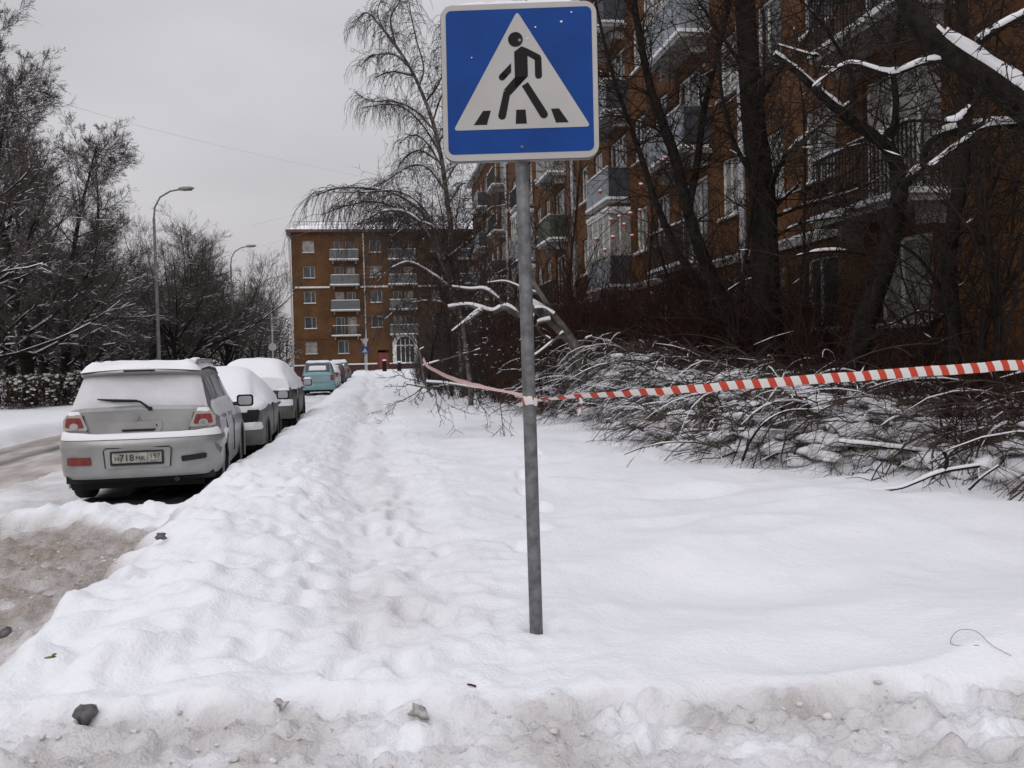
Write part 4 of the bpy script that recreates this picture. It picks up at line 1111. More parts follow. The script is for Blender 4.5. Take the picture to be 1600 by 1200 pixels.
# snow sliding down the side glass to the waistline, and on the bonnet
for sx in (-1, 1):
    B, Nn = [], []
    for i in range(40):
        y = .22 + 2.55 * i / 39; c = c1.ctrl(y); r = []
        drip = .05 * (float(fbm(np.array([y * 5.0]), np.array([sx * 3.0]), 9, 3)[0]) + .2)
        for j in range(9):
            t = j / 8
            if t < .5: k = t / .5; p = (c[5][0] + .0, c[5][1] - .10 - drip); q = c[6]
            else: k = (t - .5) / .5; p = c[6]; q = (c[6][0] * .62 + c[7][0] * .38, c[6][1] * .62 + c[7][1] * .38)
            r.append((sx * (p[0] * (1 - k) + q[0] * k), y, p[1] * (1 - k) + q[1] * k))
        B.append(r); Nn.append([(sx * .8, 0, .6)] * 9)
    snow_sheet('side_snow', B, Nn, lambda u, v: .022, car1, M['snow_thin'], 12, .5, 5)
    # patch of snow over the rear arch
    B = [[(sx * (w1 + .004 + .012 * j / 3), .80 + math.cos(R(60 + 85 * i / 12)) * (.40 + .07 * j / 3), .33 + math.sin(R(60 + 85 * i / 12)) * (.40 + .07 * j / 3)) for j in range(4)] for i in range(13)]
    snow_sheet('arch_snow', B, [[(sx, 0, .3)] * 4] * 13, lambda u, v: .03, car1, M['snow_fine'], 13)
B, Nn = slope_grid(c1, 2.95, 4.3, .02, 16); snow_sheet('bonnet_snow', B, Nn, lambda u, v: .07, car1, M['snow'], 6)

def snow_hood(name, c, root, th, y0, y1, t0, sm=.35, seed=0, drop=.0, endw=.9):
    """one thick quilt of snow over a whole car: body outline smoothed and inflated"""
    ys_ = np.linspace(y0, y1, 44); B = []
    yy = np.linspace(-.6, c.L + .6, 400)
    prof_t = np.array([c.par(min(max(v, 0), c.L))[2] for v in yy]); ker = np.exp(-((np.arange(-60, 61) * (yy[1] - yy[0])) / sm) ** 2); ker /= ker.sum()
    pad = np.concatenate([np.full(60, prof_t[0]), prof_t, np.full(60, prof_t[-1])]); zs_ = np.convolve(pad, ker, 'valid')
    for y in ys_:
        zl, zb, zt, w_, wt = c.par(min(max(y, 0), c.L)); z_t = max(float(np.interp(y, yy, zs_)), zb + .03) + .02
        u = (y - y0) / (y1 - y0); e = min(1, min(u, 1 - u) / .14); e = math.sqrt(max(0, e * (2 - e)))
        low = zb - t0 + .05 * float(fbm(np.array([y * 3.3]), np.array([seed * 1.7]), seed, 3)[0])
        topz = low + (z_t + th - low) * (.72 + .28 * e)
        wo = (w_ + th * .35) * (endw + (1 - endw) * e)
        row = []; n = 30
        ww = wo
        for i in range(n + 1):
            a = math.pi * i / n; ca, sa_ = math.cos(a), math.sin(a)
            f = sa_ ** .62 if sa_ > 0 else 0
            z = low + (topz - low) * f
            k = (z - low) / max(.05, topz - low)
            hx = abs(ca) ** .46
            x = (1 if ca > 0 else -1) * hx * (ww - (ww - wt * 1.0 - th * .45) * max(0, min(1, (z - zb) / max(.12, z_t - zb))) * (1 if z > zb else 0))
            nz_ = .030 * float(fbm(np.array([x * 1.8 + seed]), np.array([y * 1.8 + z]), seed + 3, 3)[0])
            row.append((x * (1 + nz_), y, z + nz_))
        B.append(row)
    b = MB(); b.grid(B)
    b.face([B[0][i] for i in range(len(B[0]))]); b.face([B[-1][i] for i in reversed(range(len(B[-1])))])
    o = b.build(name, M['snow'], root, 75)
    return o

def warp_rear(root, amt, depth, half):
    for o in root.children:
        if o.type == 'MESH' and o.location.length < 1e-6:
            for q in [o] + list(o.children):
                if q.type != 'MESH': continue
                off = q.location.copy()
                for v in q.data.vertices:
                    X = v.co.x * 1 + off.x; Y = (v.co.y + off.y) if off.length < 1e-6 else off.y
                    if Y < depth: v.co.y += amt * min(1.2, abs(X) / half) ** 2.6 * (1 - max(0, Y) / depth) * (1 if off.length < 1e-6 else 0)
warp_rear(car1, .15, .9, .86)
# --- second car: saloon under a quilt of snow
c2 = Car([(.02, .34, .86, .90, .76, .60), (.12, .28, .92, .955, .82, .62), (.85, .22, .95, 1.0, .85, .60), (1.45, .2, .95, 1.36, .85, .57), (1.75, .2, .94, 1.41, .85, .575), (2.6, .2, .93, 1.40, .85, .57), (3.3, .2, .91, .96, .85, .62), (4.1, .24, .78, .82, .80, .60), (4.3, .3, .66, .70, .68, .5)])
car2 = empty('parked_car', (-2.62, 15.0, .03), R(1.5))
tag(car2, 'low grey saloon buried under smooth snow, second of the parked row', 'car', 'cars parked along the snow bank')
c2.body(car2, M['paint_grey'], (.85, 3.35), .30, .30)
mirror(car2, .86, 2.75, .98, 1, M['dark'], True)
snow_hood('snow_cover', c2, car2, .13, .0, 4.2, .06, .42, 21)
b = MB(); b.prism(rpoly([(-.70, .80), (-.68, .52), (.68, .52), (.70, .80)], .04), -.03, .06); b.build('rear_panel', M['under'], car2)
b = MB(); b.box((-.26, -.04, .60), (.26, -.032, .71)); b.build('number_plate', M['plate'], car2)
for sx in (-1, 1):
    b = MB(); b.prism(rpoly([(sx * .60, .84), (sx * .60, .66), (sx * .77, .66), (sx * .79, .84)][::sx], .02), -.05, .2); b.build('tail_lamp', M['under'], car2, 30)
    seam(car2, [(sx * .853, 2.0, .35), (sx * .858, 2.0, .72), (sx * .835, 2.0, .9)])
plan2 = [(-.84, .5)] + [(-.84 * abs(math.cos(R(a))) ** .35 if a < 90 else .84 * abs(math.cos(R(a))) ** .35, .36 - .46 * abs(math.sin(R(a))) ** .4) for a in range(0, 181, 9)] + [(.84, .5)]
b = MB(); b.grid([[(x, y + o_, z) for x, y in plan2] for o_, z in ((.05, .26), (0, .30), (-.01, .44), (.0, .50), (.06, .53), (.2, .53))]); b.build('bumper', M['paint_grey'], car2, 50)
B = [[(x * .99, y - .01 + .13 * i / 5, .525) for x, y in plan2[2:-2]] for i in range(6)]
snow_sheet('bumper_snow', B, [[(0, -.2, 1)] * len(B[0])] * 6, lambda u, v: .10, car2, M['snow'], 31)

# --- third car: tall off-roader, even thicker quilt
c3 = Car([(.02, .42, 1.00, 1.10, .80, .72), (.10, .36, 1.03, 1.28, .86, .70), (.45, .32, 1.04, 1.50, .90, .67), (.7, .3, 1.04, 1.55, .90, .66), (2.5, .3, 1.03, 1.52, .90, .65), (3.2, .3, 1.02, 1.08, .90, .72), (4.25, .34, .95, 1.0, .86, .7), (4.45, .4, .8, .84, .75, .6)])
car3 = empty('parked_car', (-2.60, 20.3, .03), R(1.0))
tag(car3, 'tall olive grey off-roader under a big dome of snow, third in the row', 'car', 'cars parked along the snow bank')
c3.body(car3, M['paint_olive'], (.85, 3.55), .37, .37)
snow_hood('snow_cover', c3, car3, .17, -.06, 4.35, .02, .5, 33)
for sx in (-1, 1):
    b = MB(); b.prism(rrect(sx * .76, .92, .065, .15, .05, 5), -.02, .12); b.build('tail_lamp', M['paint_dark'], car3, 40)
    b = MB(); b.grid([[(sx * (c3.par(y)[3] + .012), y, z) for y in (.55, .7, .9, 1.1)] for z in (.78, .86, .94, 1.02)]); b.build('side_trim', M['paint_dark'], car3)
    seam(car3, [(sx * .903, 1.3, .45), (sx * .91, 1.3, .95)])
mirror(car3, .92, 2.75, 1.10, 1, M['paint_dark'], True)
plan3 = [(x * 1.04, y) for x, y in plan2]
b = MB(); b.grid([[(x, y + o_, z) for x, y in plan3] for o_, z in ((.05, .36), (0, .40), (-.01, .56), (.0, .64), (.06, .67), (.2, .67))]); b.build('bumper', M['paint_olive'], car3, 50)
B = [[(x * .99, y - .01 + .13 * i / 5, .66) for x, y in plan3[2:-2]] for i in range(6)]
snow_sheet('bumper_snow', B, [[(0, -.2, 1)] * len(B[0])] * 6, lambda u, v: .14, car3, M['snow'], 35)

# --- far cars
def far_car(loc, rz, paint, label, tall=False, cover=0.0, roof=.06):
    h = 1.62 if tall else 1.45
    c = Car([(.02, .32, .92, 1.0, .74, .68), (.10, .28, .95, 1.12, .80, .66), (.38, .22, .96, h - .06, .83, .62), (.6, .2, .96, h, .83, .62), (2.2, .2, .94, h - .01, .83, .61), (2.9, .2, .92, 1.0, .83, .65), (3.7, .24, .78, .82, .78, .6), (3.85, .3, .66, .7, .66, .5)])
    r = empty('parked_car', loc, rz); tag(r, label, 'car', 'cars parked along the snow bank')
    c.body(r, M[paint], (.7, 3.05), .29, .29)
    B, Nn = slope_grid(c, .10, .37, .06, 6, 8); b = MB(); b.grid(B); b.build('rear_window', M['glass'], r)
    for sx in (-1, 1):
        b = MB(); b.prism(rpoly([(sx * .62, .98), (sx * .62, .72), (sx * .79, .72), (sx * .78, .98)][::sx], .03), -.01, .18); b.build('tail_lamp', M['lamp_red'], r, 30)
        for y0, y1, l1 in ((.5, 1.3, 0), (1.4, 2.6, -.4)):
            b = MB(); b.grid(c.side_glass(y0, y1, sx, lean1=l1)); b.build('side_window', M['glass'], r)
    b = MB(); b.grid([[(x * .97, y + o_, z) for x, y in plan2] for o_, z in ((.05, .26), (0, .30), (-.01, .48), (.0, .54), (.06, .57), (.2, .57))]); b.build('bumper', M[paint], r, 50)
    b = MB(); b.box((-.26, -.01, .66), (.26, .012, .77)); b.build('number_plate', M['plate'], r)
    if cover: snow_hood('snow_cover', c, r, cover, .0, 3.7, .0, .3, int(loc[1]))
    else:
        B = [[(-.58 + 1.16 * j / 12, .5 + 1.7 * i / 10, c.top(.5 + 1.7 * i / 10, 0)) for j in range(13)] for i in range(11)]
        snow_sheet('roof_snow', B, [[(0, 0, 1)] * 13] * 11, lambda u, v: roof, r, M['snow_fine'], 3)
        B, Nn = slope_grid(c, .14, .3, .2, 6, 8); snow_sheet('window_snow', B, Nn, lambda u, v: .03, r, M['snow_fine'], 15)
    return r
far_car((-2.60, 44.4, .05), R(0), 'paint_teal', 'pale teal hatchback with red tail lamps and little snow on it', True)
far_car((-2.62, 50.2, .10), R(0), 'paint_white', 'snow covered car directly in front of the teal hatchback', False, .12)
far_car((-2.5, 58.5, .14), R(0), 'paint_dark', 'dark car with snowy roof, second ahead of the teal hatchback', False, 0, .14)
far_car((-2.35, 66.5, .2), R(0), 'paint_grey', 'farthest car of the row, a grey one with snowy roof', False, 0, .16)

# ------------------------------------------------------------------ trees
def norm(v):
    l = math.sqrt(v[0] ** 2 + v[1] ** 2 + v[2] ** 2) or 1
    return (v[0] / l, v[1] / l, v[2] / l)
def perp_dir(d, ang, rng, flatten=1.0):
    a = rng.uniform(0, 2 * math.pi)
    ref = (0, 0, 1) if abs(d[2]) < .9 else (1, 0, 0)
    u = norm((d[1] * ref[2] - d[2] * ref[1], d[2] * ref[0] - d[0] * ref[2], d[0] * ref[1] - d[1] * ref[0]))
    v = (d[1] * u[2] - d[2] * u[1], d[2] * u[0] - d[0] * u[2], d[0] * u[1] - d[1] * u[0])
    ca, sa = math.cos(ang), math.sin(ang); c2, s2 = math.cos(a), math.sin(a)
    return norm(tuple(d[i] * ca + (u[i] * c2 + v[i] * s2) * sa for i in range(3)))

def grow(S, p, d, L, r, lev, P, rng):
    n = P['n'][lev]; st = L / n; last = lev == len(P['n']) - 1
    wig, up = P['wig'][lev], P['up'][lev]
    r_end = r * P['taper'][lev]
    nc = P['kids'][lev] if not last else 0
    slots = sorted(rng.uniform(P['start'][lev], 1.0) for _ in range(nc))
    si = 0
    for i in range(n):
        d = norm((d[0] + rng.gauss(0, wig), d[1] + rng.gauss(0, wig), d[2] + rng.gauss(0, wig) + up))
        q = (p[0] + d[0] * st, p[1] + d[1] * st, p[2] + d[2] * st)
        ra, rb = r + (r_end - r) * i / n, r + (r_end - r) * (i + 1) / n
        S.setdefault(lev, []).append((p, q, ra, rb))
        while si < nc and slots[si] <= (i + 1) / n:
            f = max(0, slots[si] * n - i); pp = tuple(p[k] + (q[k] - p[k]) * f for k in range(3))
            lf = P['len'][lev] * (1 - P['short'][lev] * slots[si]) * rng.uniform(.6, 1.25)
            grow(S, pp, perp_dir(d, R(rng.uniform(*P['ang'][lev])), rng), L * lf, max(P['rmin'], (ra + (rb - ra) * f) * P['rf'][lev]), lev + 1, P, rng)
            si += 1
        p = q

def snow_on(S, rng, prob, rmin=0.0, lift=.75, fat=.95, add=.006, maxz=.78):
    O = []
    for (p, q, a, b_) in S:
        dx, dy, dz = q[0] - p[0], q[1] - p[1], q[2] - p[2]
        l = math.sqrt(dx * dx + dy * dy + dz * dz) or 1
        if max(a, b_) < rmin or abs(dz) / l > maxz or rng.random() > prob: continue
        k = rng.uniform(.7, 1.25); A, B = (a * fat + add) * k, (b_ * fat + add) * k
        O.append(((p[0], p[1], p[2] + a * lift + add * .6), (q[0], q[1], q[2] + b_ * lift + add * .6), A, B))
    return O

def n3(p, f, s): return float(vnoise(np.array([p[0] * f + p[2] * 1.7 * f]), np.array([p[1] * f - p[2] * 1.3 * f]), s)[0])
def snow_run(S, thr, thick, fat=.72, lift=.72, maxz=.82, seed=3):
    O = []
    for (p, q, a, b_) in S:
        dz = abs(q[2] - p[2]) / (math.dist(p, q) or 1)
        if dz > maxz: continue
        m = tuple((p[k] + q[k]) / 2 for k in range(3)); r = []
        for x in (p, m, q):
            v = n3(x, 2.2, seed) * .65 + n3(x, 7, seed + 1) * .35; r.append(max(0.0, min(1, (v - thr) / .16)) * (.65 + .7 * v))
        g_ = min(1, (maxz - dz) / .22 + .15); r = [v * g_ for v in r]
        if max(r) < .05: continue
        c = (a + b_) / 2; f = 1 - .35 * dz
        pts = []
        for x, w_, k in ((p, a, r[0]), (m, c, r[1]), (q, b_, r[2])):
            tk = thick * min(1, .12 + w_ / .055); rad = (w_ * fat + tk * f) * k; pts.append(((x[0], x[1], x[2] + w_ * lift * min(1, k * 1.5) + tk * .45 * k), rad))
        for i in (0, 1): O.append((pts[i][0], pts[i + 1][0], pts[i][1], pts[i + 1][1]))
    return O
def snow_bits(S, rng, prob, thick, maxz=.62):
    O = []
    for (p, q, a, b_) in S:
        dz = abs(q[2] - p[2]) / (math.dist(p, q) or 1)
        if dz > maxz or rng.random() > prob: continue
        t0 = rng.uniform(0, .3); t1 = rng.uniform(.7, 1); k = rng.uniform(.5, 1.2); c = (t0 + t1) / 2
        L = [tuple(p[j] + (q[j] - p[j]) * t + (0, 0, a * .6 + thick * .4 * k)[j] for j in range(3)) for t in (t0, c, t1)]
        O.append((L[0], L[1], a * .4, a * .7 + thick * k)); O.append((L[1], L[2], a * .7 + thick * k, a * .3))
    return O

def make_tree(name, S, loc, rz, scale, mt, mc, snow, label, cat, group, ntr=2, ks=(7, 3, 4)):
    root = empty(name, loc, rz); root.scale = (scale,) * 3
    tag(root, label, cat, group)
    tr_s = [s for l in S if l < ntr for s in S[l]]; cr = [s for l in S if l >= ntr for s in S[l]]
    if tr_s: segs_mesh('trunk', tr_s, mt, root, ks[0])
    if cr: segs_mesh('crown', cr, mc, root, ks[1])
    if snow: segs_mesh('snow_cover', snow, M['snow_fine'], root, ks[2])
    return root

LIME = dict(n=(14, 8, 6, 4, 3), wig=(.035, .09, .12, .14, .15), up=(.0, .055, .05, .04, .03), taper=(.12, .25, .3, .4, .5),
            kids=(42, 13, 9, 4), start=(.12, .12, .1, .1), len=(.36, .50, .55, .62), short=(.62, .45, .3, .3), ang=((40, 78), (25, 55), (22, 50), (18, 46)), rf=(.34, .45, .5, .6), rmin=.0055)
MAPLE = dict(n=(6, 9, 7, 4, 3), wig=(.05, .09, .12, .14, .15), up=(.0, .10, .07, .05, .04), taper=(.55, .2, .3, .4, .5),
             kids=(12, 16, 10, 5), start=(.35, .15, .1, .1), len=(1.55, .42, .52, .6), short=(.1, .45, .3, .3), ang=((22, 58), (25, 52), (22, 48), (18, 45)), rf=(.6, .42, .5, .6), rmin=.007)

def proto(P, seed, L, r, rng=None):
    rng = random.Random(seed); S = {}
    grow(S, (0, 0, -.3), norm((rng.uniform(-.06, .06), rng.uniform(-.06, .06), 1)), L, r, 0, P, rng)
    sn = snow_on(S.get(1, []), rng, .62, .012, .7, .6, .006, .72) + snow_on(S.get(2, []), rng, .38, 0, .8, .75, .006, .62) + snow_on(S.get(3, []), rng, .18, 0, .8, .8, .004, .55)
    return S, sn

LG = 'bare trees beyond the road on the left'
def place(roots, key, args, px, py, d, h, rz, label):
    p = at(px, py, d)
    P, seed, L, r, nm, cat = args
    z = .28
    if key not in roots:
        S, sn = proto(P, seed, L, r)
        top = max(s[1][2] for l in S for s in S[l])
        roots[key] = (make_tree(nm, S, (p.x, p.y, z), rz, h / top, M['bark'], M['twig_left'], sn, label, cat, LG), top)
        return roots[key][0]
    o, top = roots[key]
    c = copy_tree(o); c.location = (p.x, p.y, z); c.rotation_euler = (0, 0, rz); c.scale = (h / top,) * 3
    c['label'] = label
    return c
roots = {}
A = (LIME, 1, 13, .23, 'bare_tree', 'tree'); Bt = (LIME, 5, 12, .20, 'bare_tree', 'tree'); Ct = (MAPLE, 9, 5.0, .24, 'bare_tree', 'tree'); Dt = (MAPLE, 12, 4.6, .2, 'bare_tree', 'tree')
place(roots, 'A', A, 48, 590, 33, 16.2, .4, 'tall bare tree with the thickest dark trunk behind the hedge')
place(roots, 'B', Bt, 104, 590, 36, 12.4, 1.2, 'bare tree with a slimmer trunk, right of the thickest one behind the hedge')
place(roots, 'A', A, -45, 590, 30, 15.0, 2.6, 'bare tree at the left edge reaching in with snowy branches')
place(roots, 'B', Bt, 18, 590, 38, 14.6, 3.9, 'bare tree half hidden left of the thickest trunk')
place(roots, 'C', Ct, 275, 570, 50, 10.4, .3, 'spreading bare tree with a snowy forked trunk beside the street lamp')
place(roots, 'D', Dt, 205, 575, 52, 9.8, 1.0, 'bushy bare tree between the hedge trees and the street lamp')
place(roots, 'D', Dt, 325, 570, 56, 10.2, 2.4, 'bare tree with many upright limbs, right of the snowy forked one')
place(roots, 'C', Ct, 372, 570, 66, 10.6, 4.0, 'smaller bare tree in front of the second street lamp')
place(roots, 'B', Bt, 150, 580, 46, 9.4, 5.2, 'bare tree set back between the hedge trees, thin trunked')
place(roots, 'D', Dt, 245, 572, 62, 9.6, 4.6, 'bare tree standing behind the street lamp post')
place(roots, 'A', A, 415, 570, 98, 11.5, 1.9, 'thin distant tree close to the corner of the far brick block')
place(roots, 'D', Dt, 300, 572, 76, 10.8, 3.1, 'distant bare tree behind the pair of spreading ones')

place(roots, 'B', Bt, 74, 588, 42, 14.6, 2.2, 'tall bare tree set behind and just right of the thickest trunk')
place(roots, 'A', A, 128, 586, 43, 12.6, 3.3, 'bare tree behind the hedge whose crown slopes down to the lamp')
place(roots, 'B', Bt, -10, 590, 35, 15.6, 1.5, 'bare tree cut by the left edge, second row behind the hedge')
place(roots, 'C', Ct, 172, 580, 54, 10.6, 5.5, 'broad bare tree at the foot of the sloping crowns')
place(roots, 'C', Ct, 232, 572, 60, 11.4, 2.0, 'bare tree directly left of the street lamp post, fan shaped')
place(roots, 'D', Dt, 300, 570, 53, 11.0, 5.6, 'fan shaped bare tree directly right of the street lamp post')
place(roots, 'C', Ct, 350, 570, 60, 11.0, 1.1, 'fan shaped bare tree left of the farther street lamp')
place(roots, 'D', Dt, 396, 570, 76, 10.0, .6, 'last fan shaped bare tree before the far brick block')
# a far wood closing the street: nobody could count it
rg = random.Random(77); FS = []; FN = []
for k in range(150):
    px = rg.uniform(-260, 452); d = rg.uniform(62, 135) if px < 380 else rg.uniform(125, 160)
    p = at(px, 572, d); h = rg.uniform(5.5, 9.5) * (1 if d < 110 else 1.15)
    if px < 380 and p.x > -11: continue
    FS.append(((p.x, p.y, 0), (p.x + rg.gauss(0, .3), p.y, h * .8), .13, .03))
    for j in range(170):
        z = rg.uniform(.05, 1) * h; rr = (1.5 + .17 * h) * (1 - (z / h) ** 3 * .8) * math.sqrt(rg.random())
        a = rg.uniform(0, 6.28); x0, y0 = p.x + rr * math.cos(a), p.y + rr * math.sin(a)
        dl = rg.uniform(.6, 1.5); a2 = a + rg.gauss(0, .8); el = rg.uniform(-.2, 1.1)
        q = (x0 + dl * math.cos(a2) * math.cos(el), y0 + dl * math.sin(a2) * math.cos(el), z + dl * math.sin(el))
        FS.append(((x0, y0, z), q, .045, .015))
        if rg.random() < .05: FN.append(((x0, y0, z + .03), (q[0], q[1], q[2] + .03), .04, .012))
fw = empty('far_wood'); tag(fw, 'dark bare wood closing the view beyond the road', 'wood', None, 'stuff')
segs_mesh('thickets', FS, M['twig'], fw, 3); segs_mesh('snow_cover', FN, M['snow_old'], fw, 3)

# ------------------------------------------------------------------ hedge
ico_v = None
def ico():
    import bmesh
    bm = bmesh.new(); bmesh.ops.create_icosphere(bm, subdivisions=2, radius=1)
    V = np.array([v.co[:] for v in bm.verts]); Fc = np.array([[v.index for v in f.verts] for f in bm.faces]); bm.free(); return V, Fc
IV, IF = ico()
def blobs(name, C, m, parent=None, seed=0, rough=.35):
    """C: list of (x, y, z, rx, ry, rz) irregular clumps in one mesh"""
    rng = np.random.RandomState(seed); C = np.array(C); n = len(C); k = len(IV)
    V = np.empty((n, k, 3))
    for i in range(n):
        ph = rng.uniform(0, 100, 3)
        dsp = 1 + rough * fbm(IV[:, 0] * 1.3 + ph[0] + IV[:, 2], IV[:, 1] * 1.3 + ph[1] - IV[:, 2], seed, 2)
        a = rng.uniform(0, 6.28); ca, sa = math.cos(a), math.sin(a)
        P = IV * dsp[:, None] * C[i, 3:6]
        V[i] = np.stack([P[:, 0] * ca - P[:, 1] * sa, P[:, 0] * sa + P[:, 1] * ca, P[:, 2]], -1) + C[i, :3]
    Q = (IF[None] + (np.arange(n) * k)[:, None, None]).reshape(-1, 3)
    me = bpy.data.meshes.new(name); raw_mesh(me, V.reshape(-1, 3), Q); me.materials.append(m)
    me.polygons.foreach_set('use_smooth', np.ones(len(me.polygons), dtype=bool))
    return link(name, me, parent)

h0, h1 = at(6, 640, 30.5), at(330, 618, 40)
hg = empty('hedge', (0, 0, 0)); tag(hg, 'clipped dark hedge dusted with clumps of snow across the road', 'hedge')
rg = random.Random(5); HS = []; HB = []
L_ = (h1 - h0).length; ax = (h1 - h0).normalized(); sd = Vector((-ax.y, ax.x, 0))
for k in range(9000):
    s = rg.uniform(0, L_); n_ = rg.uniform(-.55, .55); top = 1.05 + .16 * float(vnoise(np.array([s * .9]), np.array([2.0]), 3)[0])
    z = rg.uniform(.0, 1) * top; e = min(1, (s + .1) / .4)
    b0 = h0 + ax * s + sd * n_ * (1 - .25 * z); z0 = .30 + z * (.75 + .25 * e)
    d = norm((rg.gauss(0, .6), rg.gauss(0, .6), rg.uniform(.1, 1))); l = rg.uniform(.12, .30)
    HS.append(((b0.x, b0.y, z0), (b0.x + d[0] * l, b0.y + d[1] * l, z0 + d[2] * l), .013, .006))
    if rg.random() < (.05 + .22 * (z / top) ** 2): rr = rg.uniform(.025, .07); HB.append((b0.x - sd.x * .1, b0.y - sd.y * .1, z0 + .1, rr, rr, rr * .65))
segs_mesh('twigs', HS, M['twig_brush'], hg, 3); blobs('snow_clumps', HB, M['snow_old'], hg, 4)

# ------------------------------------------------------------------ trees drawn limb by limb
def world_line(pts, d, sub=4):
    out_ = []
    for p in pts:
        dd = p[2] if len(p) > 2 else d
        out_.append(at(p[0], p[1], dd))
    return catmull(out_, sub)
def limb(S, lev, pts, d, r0, r1, sub=4, jit=.0, rng=random):
    L = world_line(pts, d, sub); n = len(L)
    if jit:
        for i in range(1, n): L[i] = L[i] + Vector((rng.gauss(0, jit), rng.gauss(0, jit), rng.gauss(0, jit)))
    seg = []
    for i in range(n - 1):
        a = r0 + (r1 - r0) * i / (n - 1); b_ = r0 + (r1 - r0) * (i + 1) / (n - 1)
        seg.append((tuple(L[i]), tuple(L[i + 1]), a, b_))
    S.setdefault(lev, []).extend(seg); return seg
TWIG = dict(n=(5, 4, 3), wig=(.16, .2, .25), up=(.03, .02, .0), taper=(.35, .4, .5), kids=(6, 4), start=(.1, .1), len=(.5, .5), short=(.35, .3), ang=((30, 65), (30, 65)), rf=(.6, .7), rmin=.0045)
def twigs(S, seg, rng, per_m, lens, r, P=TWIG, ang=(35, 80), start=0.0, base=2, spread=None):
    n = len(seg)
    for i, (p, q, a, b_) in enumerate(seg):
        if i / n < start: continue
        l = math.dist(p, q); m = per_m * l; m = int(m) + (rng.random() < m - int(m))
        d = norm(tuple(q[k] - p[k] for k in range(3)))
        for _ in range(m):
            f = rng.random(); pp = tuple(p[k] + (q[k] - p[k]) * f for k in range(3))
            T = {}
            grow(T, pp, perp_dir(d, R(rng.uniform(*ang)), rng), rng.uniform(*lens), min(r, a * .7), 0, P, rng)
            for lv in T: S.setdefault(base + lv, []).extend(T[lv])

def drawn_tree(name, label, S, rng, group=None, mt='bark', mc='twig', sn=(.9, .5, .25), thick=.012, ntr=2, cat='tree', extra=None):
    root = empty(name); tag(root, label, cat, group)
    first = S[0][0][0]; 
    snow = []
    for lv in S:
        pr = sn[0] if lv < ntr else (sn[1] if lv == ntr else sn[2])
        if lv < ntr: snow += snow_run(S[lv], .62 - .5 * pr, thick)
        elif pr: snow += snow_bits(S[lv], rng, pr, min(.0045, thick * .2))
    tb = MB()
    for l in S:
        if l >= ntr: continue
        runs = []
        for sg in S[l]:
            if runs and runs[-1][-1][1] == sg[0]: runs[-1].append(sg)
            else: runs.append([sg])
        for ri, rn in enumerate(runs):
            pts = [rn[0][0]] + [g[1] for g in rn]; rad = [rn[0][2]] + [g[3] for g in rn]
            if l == 0 and cat != 'branch' and pts[0][2] < 1.6: pts = [(pts[0][0], pts[0][1], .05)] + pts if pts[0][2] > .12 else pts; rad = [rad[0] * 1.15] + rad if len(pts) > len(rad) else rad
            tb.tube(pts, rad, 10 if rad[0] > .05 else 6)
    tb.build('trunk', M[mt], root, 60)
    cr = [s for l in S if l >= ntr for s in S[l]]
    if cr: segs_mesh('crown', cr, M[mc], root, 3)
    if snow: segs_mesh('snow_cover', snow, M['snow_fine'], root, 6)
    off = Vector(first); root.location = off
    for ch in root.children: ch.location = -off
    return root

RG = 'bare trees in front of the brick block on the right'
rg = random.Random(21)
# leaning pair with rowan berries
S = {}
g1 = limb(S, 0, [(1186, 640), (1178, 600), (1140, 500), (1100, 405), (1075, 330), (1050, 230), (1020, 150), (1000, 60), (985, -40), (970, -160)], 15, .15, .035, rng=rg)
g2 = limb(S, 1, [(1075, 330), (1090, 250), (1100, 170), (1125, 70), (1150, -40), (1170, -140)], 15, .07, .025)
g3 = limb(S, 1, [(1050, 230), (1030, 205), (1000, 190), (960, 180)], 15, .03, .012)
g4 = limb(S, 1, [(1140, 500), (1075, 420), (1030, 330), (1000, 240), (975, 170), (950, 90), (930, 0)], 15.3, .08, .02)
for g, a in ((g1, .3), (g2, .1), (g3, 0), (g4, .3)): twigs(S, g, rg, 11, (.5, 1.9), .014, start=a)
rowan = drawn_tree('rowan_tree', 'leaning bare rowan with clusters of red berries before the balconies', S, rg, RG, sn=(.35, .03, .0), thick=.012)
bc = [(932, 375), (945, 392), (958, 372), (968, 340), (975, 352), (985, 335), (1000, 330), (988, 370), (1002, 290), (955, 345), (938, 300), (1040, 248), (985, 150), (1010, 345), (1030, 300), (1062, 280), (960, 290), (1045, 350)]
for i, (px, py) in enumerate(bc[:12]):
    p = at(px, py, 14.6 + rg.uniform(-.5, .4)) - rowan.location
    C = [(p.x + rg.gauss(0, .018), p.y + rg.gauss(0, .018), p.z + rg.gauss(0, .016), .008, .008, .008) for _ in range(22)]
    o = blobs('berry_cluster', C, M.get('berry') or M.setdefault('berry', mat('rowan_berry', (0.30, .018, .012), .4)), rowan, i, .1)
    blobs('snow_cap', [(p.x, p.y, p.z + .030, .034, .028, .015)], M['snow_fine'], o, i)
